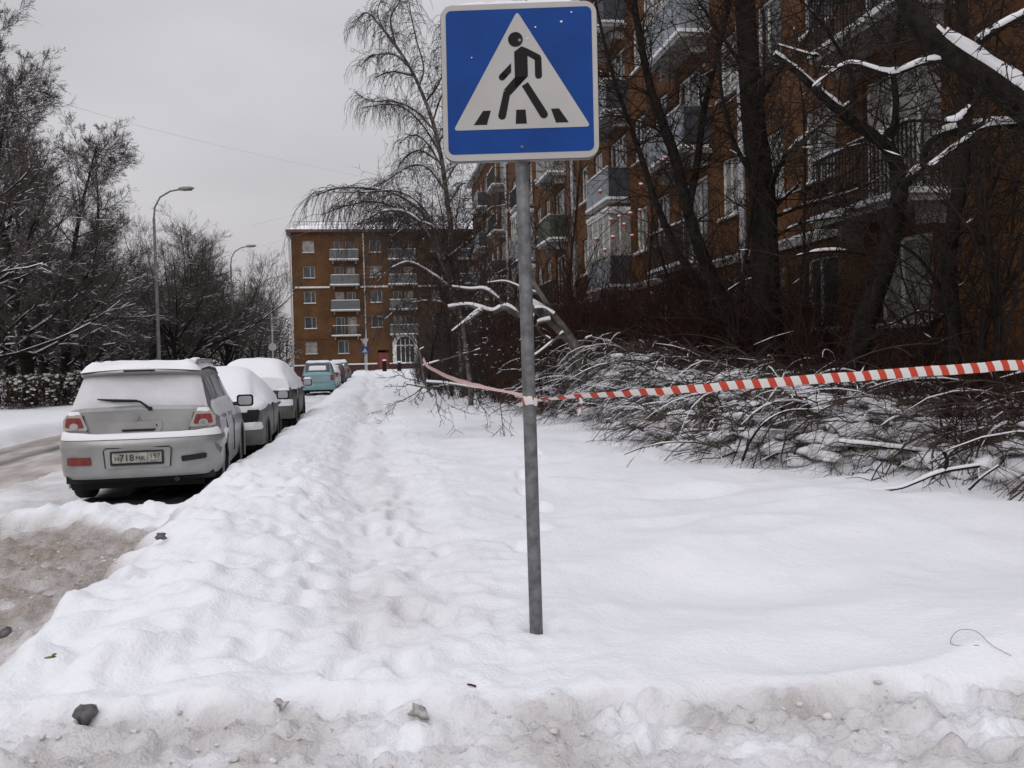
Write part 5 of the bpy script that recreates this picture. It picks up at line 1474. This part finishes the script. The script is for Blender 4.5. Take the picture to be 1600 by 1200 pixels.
# straight thick trunk
S = {}
t1 = limb(S, 0, [(1206, 640), (1203, 590), (1196, 450), (1191, 300), (1178, 200), (1170, 100), (1160, -50), (1155, -200)], 14, .26, .13)
br = [([(1194, 360), (1213, 322), (1235, 300), (1252, 282)], .04), ([(1195, 345), (1260, 320), (1330, 300), (1390, 270)], .035), ([(1192, 320), (1230, 240), (1290, 190), (1340, 150)], .05), ([(1196, 380), (1250, 350), (1330, 335)], .03),
      ([(1188, 290), (1150, 230), (1130, 160), (1120, 60)], .05), ([(1175, 180), (1210, 120), (1260, 60), (1290, -20)], .05), ([(1186, 250), (1160, 245), (1140, 235)], .025), ([(1196, 430), (1160, 440), (1135, 455)], .02), ([(1172, 120), (1130, 60), (1090, 0)], .04), ([(1198, 350), (1180, 325), (1160, 310)], .025)]
for pts, r in br:
    g = limb(S, 1, pts, 14, r, r * .35); twigs(S, g, rg, 10, (.4, 1.6), .012, start=.15)
twigs(S, t1, rg, 4, (.6, 2.0), .014, start=.4)
drawn_tree('bare_tree', 'straight bare tree with the thick upright trunk next to a white downpipe', S, rg, RG, sn=(.6, .03, .0), thick=.016)
# leaning grey trunk with a snowy elbow
S = {}
t1 = limb(S, 0, [(1322, 640), (1333, 580), (1352, 500), (1384, 410), (1400, 330), (1406, 285), (1388, 232), (1330, 188), (1285, 150), (1245, 112), (1210, 85)], 11.5, .17, .03)
g2 = limb(S, 1, [(1402, 320), (1416, 285), (1440, 262), (1446, 235), (1470, 210), (1530, 196), (1610, 190), (1700, 180)], 11.3, .06, .035)
g3 = limb(S, 1, [(1384, 408), (1340, 394), (1280, 393), (1235, 402)], 11.6, .035, .012)
g4 = limb(S, 1, [(1388, 232), (1400, 170), (1395, 90), (1410, 0), (1420, -80)], 11.7, .05, .02)
g5 = limb(S, 1, [(1330, 188), (1330, 120), (1300, 60), (1270, 20), (1220, -30)], 11.3, .035, .01)
g6 = limb(S, 1, [(1285, 150), (1270, 90), (1280, 88), (1265, 85), (1215, 70)], 11.3, .02, .01)
for g, k in ((t1, .5), (g2, .1), (g3, .1), (g4, 0), (g5, 0)): twigs(S, g, rg, 10, (.4, 1.8), .012, start=k)
drawn_tree('bare_tree', 'crooked bare tree leaning left with a snow laden elbow branch', S, rg, RG, sn=(.75, .03, .0), thick=.026)
# right hand trunks
S = {}
t1 = limb(S, 0, [(1482, 690), (1490, 600), (1488, 500), (1482, 400), (1500, 280), (1510, 150), (1500, -30), (1495, -160)], 9.6, .10, .05)
g2 = limb(S, 1, [(1530, 660), (1533, 560), (1545, 500), (1580, 440), (1640, 380)], 9.3, .05, .02)
g3 = limb(S, 1, [(1488, 480), (1450, 420), (1420, 390), (1380, 370)], 9.7, .03, .01)
g4 = limb(S, 1, [(1484, 380), (1530, 330), (1570, 250), (1600, 180)], 9.5, .03, .012)
g5 = limb(S, 1, [(1488, 500), (1440, 486), (1395, 505), (1370, 512)], 9.7, .02, .008)
for g, k in ((t1, .2), (g2, .1), (g3, 0), (g4, 0), (g5, 0)): twigs(S, g, rg, 10, (.35, 1.5), .010, start=k)
drawn_tree('bare_tree', 'dark slender bare tree rising behind the tape near the right edge', S, rg, RG, sn=(.5, .03, .0), thick=.014)
# heavy limb of a tree that stands just outside the frame on the right
S = {}
limb(S, 0, [(1990, 800, 4.5), (1980, 600, 4.5), (1950, 450, 4.7), (1860, 340, 5.5), (1760, 270, 6.3), (1640, 205, 7.0)], 7.2, .17, .12)
t1 = limb(S, 0, [(1640, 205), (1580, 152), (1525, 112), (1468, 72), (1430, 28), (1405, -30), (1400, -120)], 7.0, .115, .06)
g2 = limb(S, 1, [(1500, 118), (1528, 68), (1570, 40), (1625, 10), (1700, -40)], 7.0, .035, .02)
g3 = limb(S, 1, [(1535, 118), (1528, 150), (1500, 185), (1478, 190)], 6.9, .03, .012)
g4 = limb(S, 1, [(1490, 90), (1440, 100), (1390, 115), (1330, 100), (1290, 120), (1255, 150)], 7.0, .022, .008)
g5 = limb(S, 1, [(1700, 240), (1640, 200), (1590, 195), (1540, 200), (1500, 225), (1450, 260)], 7.2, .03, .010)
for g, k in ((t1, 0), (g2, 0), (g3, 0), (g4, 0), (g5, .1)): twigs(S, g, rg, 9, (.3, 1.3), .008, start=k)
drawn_tree('bare_tree', 'thick limb carrying a deep ribbon of snow across the upper right corner', S, rg, RG, sn=(1.0, .03, .0), thick=.036)
# thin saplings filling the yard
SG = 'thin saplings among the trees by the brick block'
sap = [(1000, 600, 19, 'twiggy sapling left of the leaning rowan'), (1090, 600, 17, 'twiggy sapling close behind the leaning rowan'), (1260, 610, 13, 'twiggy sapling between the straight trunk and the crooked tree'), (1430, 640, 11.5, 'twiggy sapling just right of the crooked tree'), (1565, 650, 9, 'twiggy sapling at the right edge behind the tape'), (930, 590, 24, 'twiggy sapling behind the broken birch'), (1150, 610, 14.5, 'twiggy sapling left of the straight trunk'), (668, 585, 34, 'tall twiggy sapling just right of the arched window'), (705, 585, 30, 'tall twiggy sapling under the bowed birch'), (745, 585, 33, 'tall twiggy sapling left of the sign pole, nearer the block'), (790, 585, 27, 'tall twiggy sapling close left of the sign pole'), (870, 590, 25, 'tall twiggy sapling close right of the sign pole')]
SAPP = dict(n=(9, 6, 4, 3), wig=(.06, .14, .2, .25), up=(.0, .06, .02, .0), taper=(.15, .3, .4, .5), kids=(20, 7, 4), start=(.12, .1, .1), len=(.42, .5, .5), short=(.5, .35, .3), ang=((25, 60), (30, 60), (30, 65)), rf=(.45, .6, .7), rmin=.005)
sp0 = None
for i, (px, py, d, lab) in enumerate(sap):
    p = at(px, py, d)
    if sp0 is None:
        S = {}; rr = random.Random(31); grow(S, (0, 0, -.1), (0.03, 0, 1), 6.5, .05, 0, SAPP, rr)
        sn_ = snow_bits(S[1], rr, .02, .004)
        sp0 = make_tree('sapling', S, (p.x, p.y, .35), 0, 1, M['bark'], M['twig'], sn_, lab, 'sapling', SG, 1, (6, 3, 4)); o = sp0
    else:
        o = copy_tree(sp0); o['label'] = lab
    o.location = (p.x, p.y, .35); o.rotation_euler = (0, 0, i * 1.7); sc_ = rg.uniform(.75, 1.25) if i < 7 else rg.uniform(1.0, 1.35); o.scale = (sc_,) * 3

# --- weeping birch
def weep(S, seg, rng, per_m, lens, base=2, start=0.0, r=.007):
    n = len(seg)
    for i, (p, q, a, b_) in enumerate(seg):
        if i / n < start: continue
        m = per_m * math.dist(p, q); m = int(m) + (rng.random() < m - int(m))
        for _ in range(m):
            f = rng.random(); pp = tuple(p[k] + (q[k] - p[k]) * f for k in range(3))
            az = rng.uniform(0, 6.28); d = norm((math.cos(az) * .8 - .35, math.sin(az) * .6, rng.uniform(-.1, .7)))
            L = rng.uniform(*lens); k = 7; st = L / k; pt = pp
            for j in range(k):
                d = norm((d[0] + rng.gauss(0, .10), d[1] + rng.gauss(0, .10), d[2] - .30 - .05 * j))
                qq = tuple(pt[m_] + d[m_] * st for m_ in range(3)); S.setdefault(base, []).append((pt, qq, r * (1 - j / k * .6), r * (1 - (j + 1) / k * .6)))
                if rng.random() < .75:
                    d2 = norm((d[0] + rng.gauss(0, .45), d[1] + rng.gauss(0, .45), d[2] - .2)); l2 = L * rng.uniform(.15, .35); q2 = tuple(qq[m_] + d2[m_] * l2 * .5 for m_ in range(3))
                    d3 = norm((d2[0], d2[1], d2[2] - .5)); q3 = tuple(q2[m_] + d3[m_] * l2 * .5 for m_ in range(3))
                    S.setdefault(base + 1, []).append((qq, q2, r * .55, r * .5)); S[base + 1].append((q2, q3, r * .5, r * .4))
                pt = qq
S = {}; D = 30
t1 = limb(S, 0, [(726, 610), (720, 480), (708, 380), (697, 300), (690, 250), (676, 190), (655, 135), (640, 105), (618, 70), (598, 45), (585, 30)], D, .105, .025)
lim = [[(688, 240), (660, 195), (630, 168), (600, 163), (572, 168)], [(680, 205), (645, 170), (610, 158), (580, 158), (555, 145)], [(692, 262), (662, 218), (640, 212), (625, 225)], [(690, 255), (655, 235), (630, 250), (622, 262)],
       [(655, 135), (662, 105), (650, 60), (640, 10), (635, -30)], [(640, 105), (615, 85), (580, 88), (562, 105)], [(697, 300), (668, 262), (640, 260), (600, 285), (575, 300)], [(676, 190), (690, 150), (705, 130), (725, 135)],
       [(694, 290), (715, 255), (740, 240)], [(598, 45), (575, 20), (560, 30), (553, 45)], [(618, 70), (610, 30), (625, 0), (630, -30)], [(665, 160), (690, 120), (690, 60), (700, 20)], [(632, 92), (605, 55), (590, 20), (600, -10)], [(645, 118), (612, 112), (585, 122)], [(684, 225), (705, 190), (720, 150)], [(700, 320), (720, 290), (735, 285)]]
for pts in lim:
    g = limb(S, 1, pts, D + rg.uniform(-1.2, 1.2), .038, .010); weep(S, g, rg, 36, (.3, 1.2), start=.1, r=.007); twigs(S, g, rg, 3.5, (.3, .9), .007)
weep(S, t1, rg, 6, (.5, 1.5), start=.45, r=.011)
drawn_tree('birch_tree', 'tall weeping birch against the sky, left of the crossing sign', S, rg, 'weeping birches bent by snow', 'birch', 'twig_grey', sn=(.35, .04, .0), thick=.008)
S = {}
t1 = limb(S, 0, [(722, 600), (716, 500), (700, 420), (672, 350), (640, 315), (600, 298), (550, 293), (515, 297), (494, 306)], 29, .07, .02)
g_ = [limb(S, 1, [(700, 420), (650, 345), (620, 325), (580, 315), (540, 322), (505, 335)], 29.5, .05, .015), limb(S, 1, [(690, 395), (665, 330), (625, 300), (570, 300), (520, 300)], 28.4, .05, .015), limb(S, 1, [(672, 350), (640, 335), (600, 345), (560, 350)], 29.6, .035, .01)]
for g in g_ + [t1[10:]]: weep(S, g, rg, 24, (.7, 2.3), start=.1, r=.0085)
drawn_tree('birch_tree', 'birch bent in an arch to the left over the far brick block', S, rg, 'weeping birches bent by snow', 'birch', 'twig_grey', sn=(.7, .04, .02), thick=.014)
S = {}
t1 = limb(S, 0, [(735, 600), (722, 500), (705, 450), (672, 370), (640, 335), (600, 330), (570, 345)], 24, .07, .02)
g_ = [limb(S, 1, [(722, 490), (700, 410), (690, 370), (668, 350), (640, 352), (610, 372)], 24.4, .05, .015), limb(S, 1, [(705, 450), (670, 425), (640, 410), (610, 420), (590, 440)], 23.7, .04, .012), limb(S, 1, [(728, 520), (705, 480), (670, 470), (630, 478), (600, 500)], 24.2, .035, .012),
      limb(S, 1, [(690, 410), (740, 370), (760, 330), (790, 320)], 24.5, .04, .012), limb(S, 1, [(722, 500), (760, 440), (790, 420)], 24.5, .03, .01), limb(S, 1, [(715, 470), (735, 400), (745, 340), (735, 300)], 24.4, .04, .01)]
for g in g_ + [t1[8:]]: weep(S, g, rg, 18, (.6, 1.9), start=.1, r=.008); twigs(S, g, rg, 12, (.5, 1.7), .010)
drawn_tree('birch_tree', 'low snow laden birch bowed over the pavement below the tall one', S, rg, 'weeping birches bent by snow', 'birch', 'twig_grey', sn=(.7, .010, .0), thick=.02)

# --- snapped birch: stump split into two snowy stems, with its broken top
S = {}; D = 17
limb(S, 0, [(912, 600), (905, 552), (880, 520), (852, 492), (830, 480)], D, .11, .10)
limb(S, 0, [(906, 556), (893, 528), (866, 492), (845, 460), (832, 440), (815, 420)], D - .2, .07, .035)
l1 = limb(S, 1, [(835, 495), (806, 492), (792, 482), (775, 464), (757, 452), (735, 452), (706, 448)], D, .05, .018)
l2 = limb(S, 1, [(812, 494), (790, 480), (770, 488), (750, 482), (730, 477), (700, 480)], D - .2, .06, .025)
l3 = limb(S, 1, [(752, 486), (735, 498), (720, 508), (706, 518)], D - .3, .05, .015)
l4 = limb(S, 1, [(860, 500), (840, 505), (845, 520), (860, 530)], D - .2, .04, .02)
l5 = limb(S, 1, [(845, 460), (820, 452), (790, 440), (762, 442)], D, .03, .012)
l6 = limb(S, 1, [(880, 520), (850, 545), (830, 560), (812, 580)], D - .5, .03, .012)
l7 = limb(S, 1, [(866, 492), (850, 482), (835, 482)], D - .3, .03, .02)
l8 = limb(S, 1, [(905, 545), (915, 530), (925, 525)], D - .2, .03, .012)
for g in (l1, l2, l3, l4, l5, l6): twigs(S, g, rg, 6, (.4, 1.2), .012)
drawn_tree('broken_birch', 'snapped birch with two splintered snowy stems behind the sign pole', S, rg, None, 'birch', 'twig', sn=(1.0, .08, .02), thick=.022, cat='fallen tree')
S = {}
limb(S, 0, [(676, 620), (664, 600), (660, 575), (657, 556), (655, 548), (662, 543)], 14.4, .022, .010)
l1 = limb(S, 1, [(666, 598), (700, 600), (740, 606), (790, 612)], 14.6, .03, .012); l2 = limb(S, 1, [(700, 602), (670, 606), (635, 600)], 14.6, .02, .01); l3 = limb(S, 1, [(660, 572), (700, 560), (750, 545)], 15, .02, .01)
for g in (l1, l2, l3): twigs(S, g, rg, 8, (.3, 1.1), .010)
drawn_tree('broken_branch', 'upright broken branch by the path that holds the far tape end', S, rg, None, 'birch', 'twig', sn=(.7, .15, .08), thick=.012, cat='branch')

# ------------------------------------------------------------------ heap of cut branches
_pz = pile_amount(*np.meshgrid(_gx, _gy))
def paf(x, y): return float(_pz[min(max(int((y - 2.5) / .1 + .5), 0), len(_gy) - 1), min(max(int((x - 1.5) / .1 + .5), 0), len(_gx) - 1)])
rg = random.Random(99); BS = []; BN = []; BB = []
cnt = 0
while cnt < 8600:
    y = rg.uniform(4.5, 22); x = rg.uniform(2.3, 9)
    pa = paf(x, y)
    if rg.random() > pa * (1.0 if y < 14 else .8): continue
    cnt += 1
    g0 = ghf(x, y)
    hmax = (.42 + .055 * max(0, y - 6) + .30 * max(0, min(1, (y - 13) / 2))) * pa ** .7 * (1 + .35 * float(fbm(np.array([x * .8]), np.array([y * .8]), 55, 2)[0]))
    z = g0 + rg.uniform(.0, 1) ** 1.3 * hmax
    a = rg.gauss(math.pi + .55, 1.1) if rg.random() < .55 else rg.uniform(0, 6.28)
    el = rg.uniform(-.1, .75); d = (math.cos(a) * math.cos(el), math.sin(a) * math.cos(el), math.sin(el))
    L = rg.uniform(.35, 1.7); n = 6; st = L / n; r = rg.choice((.003, .003, .004, .004, .005, .006, .009, .014)); p = (x, y, z)
    snowy = rg.random() < (.20 + .28 * min(1, max(0, (y - 9) / 6)))
    droop = rg.uniform(.10, .34); ts = rg.uniform(.004, .013); run0 = rg.randint(0, 2); run1 = rg.randint(3, 6)
    for i in range(n):
        d = norm((d[0] + rg.gauss(0, .10), d[1] + rg.gauss(0, .10), d[2] - droop)); q = [p[k] + d[k] * st for k in range(3)]
        gq = ghf(q[0], q[1]) if q[2] < 1.0 else 0
        if q[2] < gq - .03: break
        q = tuple(q)
        ra, rb = r * (1 - .6 * i / n), r * (1 - .6 * (i + 1) / n)
        BS.append((p, q, ra, rb))
        if snowy and run0 <= i < run1:
            ta = ts * (0.15 if i == run0 else 1) * max(.25, 1 - abs(d[2])); tb = ts * (0.15 if i == run1 - 1 else 1) * max(.25, 1 - abs(d[2]))
            BN.append(((p[0], p[1], p[2] + ra * .6 + ta * .6), (q[0], q[1], q[2] + rb * .6 + tb * .6), ra * .5 + ta, rb * .5 + tb))
        for _ in range(rg.choice((0, 1, 1, 2))):
            d2 = perp_dir(d, R(rg.uniform(25, 60)), rg); l2 = rg.uniform(.12, .45)
            m_ = tuple(q[k] + d2[k] * l2 * .5 + (0, 0, .0)[k] for k in range(3)); e_ = (m_[0] + d2[0] * l2 * .5, m_[1] + d2[1] * l2 * .5, m_[2] + d2[2] * l2 * .5 - l2 * .12)
            BS.append((q, m_, rb * .7, rb * .6)); BS.append((m_, e_, rb * .6, rb * .4))
            if snowy and rg.random() < .08: BN += snow_bits([(q, m_, rb * .7, rb * .6)], rg, 1, .008, 1)
        p = q
    if rg.random() < .60:
        rr = rg.uniform(.03, .15); zz = g0 + hmax * rg.uniform(.05, .70); BB.append((x, y, zz, rr * 1.6, rr, rr * .5))
bp_ = empty('brush_pile'); tag(bp_, 'long tangled heap of cut twigs and branches caked with snow', 'brush pile', None, 'stuff')
segs_mesh('branches', BS, M['twig_brush'], bp_, 3); segs_mesh('snow_cover', BN, M['snow_fine'], bp_, 5); blobs('snow_clumps', BB, M['snow_fine'], bp_, 8, .5)

def log_thing(name, label, lines, d, rng, mt='bark', thick=.03):
    thick *= .8
    S = {}
    for i, (pts, r0, r1) in enumerate(lines):
        g = limb(S, 0, pts, d, r0, r1)
    return drawn_tree(name, label, S, rng, 'snowy branches lying on the cuttings', mt, 'twig', sn=(1, 0, 0), thick=thick, cat='branch')
log_thing('fallen_branch', 'long straight fallen branch under thick snow at the right edge', [([(1310, 690), (1400, 700), (1480, 712), (1560, 716), (1660, 722)], .012, .030)], 8.5, rg, thick=.042)
log_thing('fallen_branch', 'forked fallen branch with a snowy crook in front of the cuttings', [([(1340, 768), (1400, 764), (1430, 754), (1470, 738), (1530, 728)], .010, .016), ([(1475, 737), (1480, 720), (1474, 706)], .018, .012), ([(1405, 763), (1370, 772)], .008, .006)], 7.4, rg, thick=.018)
log_thing('fallen_branch', 'dark bent branch arching out of the middle of the cuttings', [([(1160, 720), (1172, 690), (1195, 660), (1230, 642), (1275, 640)], .014, .008)], 9.2, rg, thick=.006)
log_thing('fallen_branch', 'dark straight stick slanting into the snow near the right edge', [([(1514, 765), (1535, 745), (1560, 728)], .012, .010)], 7.4, rg, thick=.0)

# dark red thicket behind the heap
rg = random.Random(123); TS = []; TN = []; TF_ = []
for k in range(6800):
    y = rg.uniform(7, 62) if rg.random() < .62 else rg.uniform(14, 27); x = rg.uniform(5.4, 8.7) if y < 18 else (rg.uniform(3.4, 8.5) if y < 27 else rg.uniform(2.3 if y < 50 else 3, 8))
    h = rg.uniform(1.1, 3.5) * (1 if y > 15 else .36 + .04 * (y - 7) if y < 13 else .75) * (rg.uniform(.7, 1.5) if y > 27 else 1); p = (x, y, .35); d = norm((rg.gauss(0, .22), rg.gauss(0, .22), 1)); n = 4; r = rg.uniform(.006, .013)
    for i in range(n):
        d = norm((d[0] + rg.gauss(0, .12), d[1] + rg.gauss(0, .12), d[2])); q = tuple(p[m_] + d[m_] * h / n for m_ in range(3))
        (TS if y < 27 else TF_).append((p, q, r * (1 - .2 * i), r * (1 - .2 * (i + 1))))
        for _ in range(2):
            d2 = perp_dir(d, R(rg.uniform(20, 50)), rg); l2 = rg.uniform(.2, .6); e_ = tuple(q[m_] + d2[m_] * l2 for m_ in range(3)); (TS if y < 27 else TF_).append((q, e_, r * .5, r * .3))
            if rg.random() < .006: TN += snow_bits([(q, tuple(q[m_] + (e_[m_] - q[m_]) * .4 for m_ in range(3)), .004, .003)], rg, 1, .016, .6)
        p = q
th_ = empty('thicket'); tag(th_, 'dense dark red leafless undergrowth between the heap and the brick block', 'undergrowth', None, 'stuff')
segs_mesh('stems', TS, M['twig_red'], th_, 3); segs_mesh('far_stems', TF_, M['twig_grey'], th_, 3); segs_mesh('snow_cover', TN, M['snow_fine'], th_, 4)

# ------------------------------------------------------------------ street furniture
def lamp(px, base_y, d, h, label):
    p = at(px, base_y, d); r = empty('street_lamp', (p.x, p.y, .1)); tag(r, label, 'street lamp', 'street lamps along the road')
    b = MB(); b.tube([(0, 0, 0), (0, 0, 1.2), (0, 0, 1.25), (0, 0, h - 1.3)], [.11, .11, .085, .06], 10); b.build('pole', M['lamp_post'], r, 40)
    b = MB(); b.tube([(0, 0, h - 1.3), (.06, 0, h - .8), (.30, 0, h - .35), (.75, 0, h - .08), (1.15, 0, h)], .04, 8); b.build('arm', M['lamp_post'], r, 50)
    A = []
    for x, wd, ht in ((1.1, .05, .05), (1.15, .10, .08), (1.35, .13, .10), (1.6, .14, .09), (1.75, .08, .05), (1.78, .02, .02)):
        A.append([(x, wd * math.cos(2 * math.pi * i / 12), h + .02 + ht * math.sin(2 * math.pi * i / 12) + (x - 1.1) * .06) for i in range(12)])
    b = MB(); b.grid(A, closed=True); b.build('lamp_head', M['concrete'], r, 60)
    b = MB(); b.grid([[(x, y, h - .075 + (x - 1.1) * .06) for y in (-.09, 0, .09)] for x in (1.3, 1.5, 1.7)]); b.build('diffuser', M['frosted'], r)
    return r
lamp(249, 570, 40, 9.5, 'tall curved street lamp standing out against the sky on the left')
lamp(366, 570, 62, 9.8, 'farther street lamp whose head pokes out of the bare trees')
def sign_pole(px, d, h): 
    p = at(px, 572, d); r = empty('sign_pole', (p.x, p.y, .1)); b = MB(); b.tube([(0, 0, 0), (0, 0, h)], .07, 8); b.build('pole', M['pipe'], r, 40); return r
r = sign_pole(427, 75, 6.4); tag(r, 'grey pole with a round sign, left of the far brick block', 'sign pole')
b = MB(); b.prism([(.33 * math.cos(2 * math.pi * i / 24), 3.0 + .33 * math.sin(2 * math.pi * i / 24)) for i in range(24)], -.11, -.08); b.build('round_sign', M['pipe'], r, 30)
b = MB(); b.tube([(-.9, 0, 5.4), (0, 0, 5.45), (1.0, 0, 5.3)], .03, 5); b.build('cross_arm', M['pipe'], r)
b = MB(); b.tube([(0, 0, 6.4), (0, 0, 6.55)], .10, 8); b.build('snow_cap', M['snow_fine'], r)
r = sign_pole(571, 92, 4.0); tag(r, 'small distant post with a give way and a crossing sign', 'road sign')
b = MB(); b.prism(rpoly([(-.45, 3.95), (0, 3.2), (.45, 3.95)], .05), -.1, -.08); b.build('triangle_sign', M['sign_white'], r)
b = MB(); b.prism(rrect(0, 2.75, .36, .36, .04), -.1, -.08); sq = b.build('square_sign', M['sign_blue'], r)
b = MB(); b.prism([(-.27, 2.52), (.27, 2.52), (0, 2.98)], -.107, -.102); b.build('white_triangle', M['sign_white'], sq)
for i, (px, lab, hh) in enumerate(((601, 'dark stubby gatepost in front of the arched block, left of two', 1.35), (624, 'dark stubby gatepost in front of the arched block, right of two', 1.15))):
    p = at(px, 580, 88); r = empty('gatepost', (p.x, p.y, .35)); tag(r, lab, 'post', 'gateposts')
    b = MB(); b.tube([(0, 0, 0), (0, 0, .3), (0, 0, hh)], [.30, .22, .19], 8); b.build('shaft', M['bark'], r, 40)
    b = MB(); b.tube([(0, 0, hh), (0, 0, hh + .10), (0, 0, hh + .14)], [.21, .19, .05], 8); b.build('snow_cap', M['snow_fine'], r, 60)
# overhead wires
for pts, lab in (([(60, 150, 34), (250, 205, 50), (420, 245, 66), (560, 275, 80)], 'thin overhead wire sagging across the sky above the street lamp'),
                 ([(395, 352, 62), (450, 338, 58), (520, 322, 50), (700, 285, 40)], 'thin wire running from the lamp to the roof, upper of two'),
                 ([(398, 388, 62), (450, 372, 75), (520, 352, 90), (600, 340, 100)], 'thin wire running from the lamp to the roof, lower of two')):
    b = MB(); b.tube(catmull([at(*p) for p in pts], 10), .0055, 4); o = b.build('overhead_wire', M['pipe'], None); tag(o, lab, 'wire', 'overhead wires')

# ------------------------------------------------------------------ small things on the snow
def on_snow(px, py):
    d = 3.0
    for _ in range(40):
        p = at(px, py, d); g = gh(p.x, p.y); dr_ = at(px, py, 1) - Vector((0, 0, EYE)); d += max(-.3, min(.3, (p.z - g) / max(.05, -dr_.z)))
    return at(px, py, d)
M['stone'] = mat('wet_stone', (0.085, .08, .08), .5, var=.4, scale=25, bump=.6)
M['ice'] = mat('dirty_ice', (0.42, .40, .385), .6, var=.2, scale=20, bump=.4)
for px, py, r_, m_, lab, nm in ((132, 1124, .033, 'stone', 'dark angular stone on the dirty snow, lower left', 'stone'), (656, 1124, .034, 'ice', 'grey lump of ice at the edge of the churned snow', 'ice_lump'), (441, 1106, .024, 'ice', 'small pale ice lump at the edge of the churned snow', 'ice_lump'), (4, 996, .045, 'stone', 'dark lump of frozen slush at the left edge', 'slush_lump'), (251, 842, .028, 'stone', 'small dark clod behind the silver estate car', 'clod')):
    p = on_snow(px, py); o = blobs(nm, [(0, 0, 0, r_, r_ * .85, r_ * .75)], M[m_], None, px, 1.3); o.location = p + Vector((0, 0, r_ * .6)); tag(o, lab, nm.replace('_', ' '))
def litter(name, lab, pts, r0, m_, cat):
    P = [on_snow(*p) + Vector((0, 0, z)) for p, z in pts]; b = MB(); b.tube(catmull(P, 5), r0, 5); o = b.build(name, M[m_], None, 60)
    c = P[0].copy(); o.data.transform(Matrix.Translation(-c)); o.location = c; tag(o, lab, cat); return o
litter('twig', 'short brown twig on the snow left of the sign pole', [((728, 1071), .004), ((735, 1073), .008), ((744, 1074), .004)], .004, 'twig_red', 'twig')
litter('twig', 'thin looped twig on the snow at the lower right', [((1580, 1026), .004), ((1550, 1012), .01), ((1525, 998), .03), ((1500, 994), .025), ((1487, 1000), .01), ((1490, 1009), .004), ((1530, 1010), .005)], .0010, 'twig_grey', 'twig')
M['leaf'] = mat('green_leaf', (.10, .16, .02), .5)
p = on_snow(79, 1030); o = blobs('leaf', [(0, 0, 0, .022, .012, .004), (.012, .006, .008, .012, .008, .004)], M['leaf'], None, 3, .3); o.location = p + Vector((0, 0, .008)); tag(o, 'small green leaf on the snow at the lower left', 'leaf')

# crumbs of broken ice and slush on the churned strips
rg = random.Random(444); CR = []
while len(CR) < 1000:
    if len(CR) < 260: px, py = rg.uniform(-40, 1640), 1098 + 130 * rg.random() ** .8
    else: px, py = rg.uniform(-60, 240), rg.uniform(790, 1010)
    d = 2.75 + (1215 - py) / 120 * .55 if py > 1050 else 0
    if d: p = at(px, py, d); x, y = p.x, p.y
    else: x, y = rg.uniform(-3.9, -1.75), rg.uniform(4.2, 8.7)
    CR.append((x, y, rg.choice((.003, .004, .005, .006, .007, .009, .013)) * rg.uniform(.7, 1.1)))
CX = np.array(CR); hz, dz_, _ = ground(CX[:, 0], CX[:, 1])
CC = [(a, b_, h_ + c * .05, c * 1.4, c, c * .7) for (a, b_, c), h_, q in zip(CR, hz, dz_) if q > .25]
M['crumb'] = mat('slush_crumb', (0.50, 0.45, 0.415), .9, col2=(.72, .69, .67), scale=9, spec=.15)
o = blobs('slush_crumbs', CC, M['crumb'], None, 9, .7); tag(o, 'loose crumbs of dirty ice strewn over the churned slush', 'slush', None, 'stuff')

rg = random.Random(12)
b = MB()
for x, z, r_ in ((.19, .255, .0045), (.075, .235, .003), (.235, .295, .003), (.04, .185, .003), (-.21, .11, .0025)):
    b.prism([(x + r_ * math.cos(i) * (1.5 if i % 2 else 1), z + r_ * math.sin(i)) for i in range(6)], -.0065, -.001, SM)
b.build('snow_specks', M['snow_fine'], sgn)
for z in (.18, -.29):
    b = MB(); b.prism([(.004 + .007 * math.cos(i * .785), z + .007 * math.sin(i * .785)) for i in range(8)], -.0055, -.001, SM); b.build('bolt_head', M['galv'], sgn)
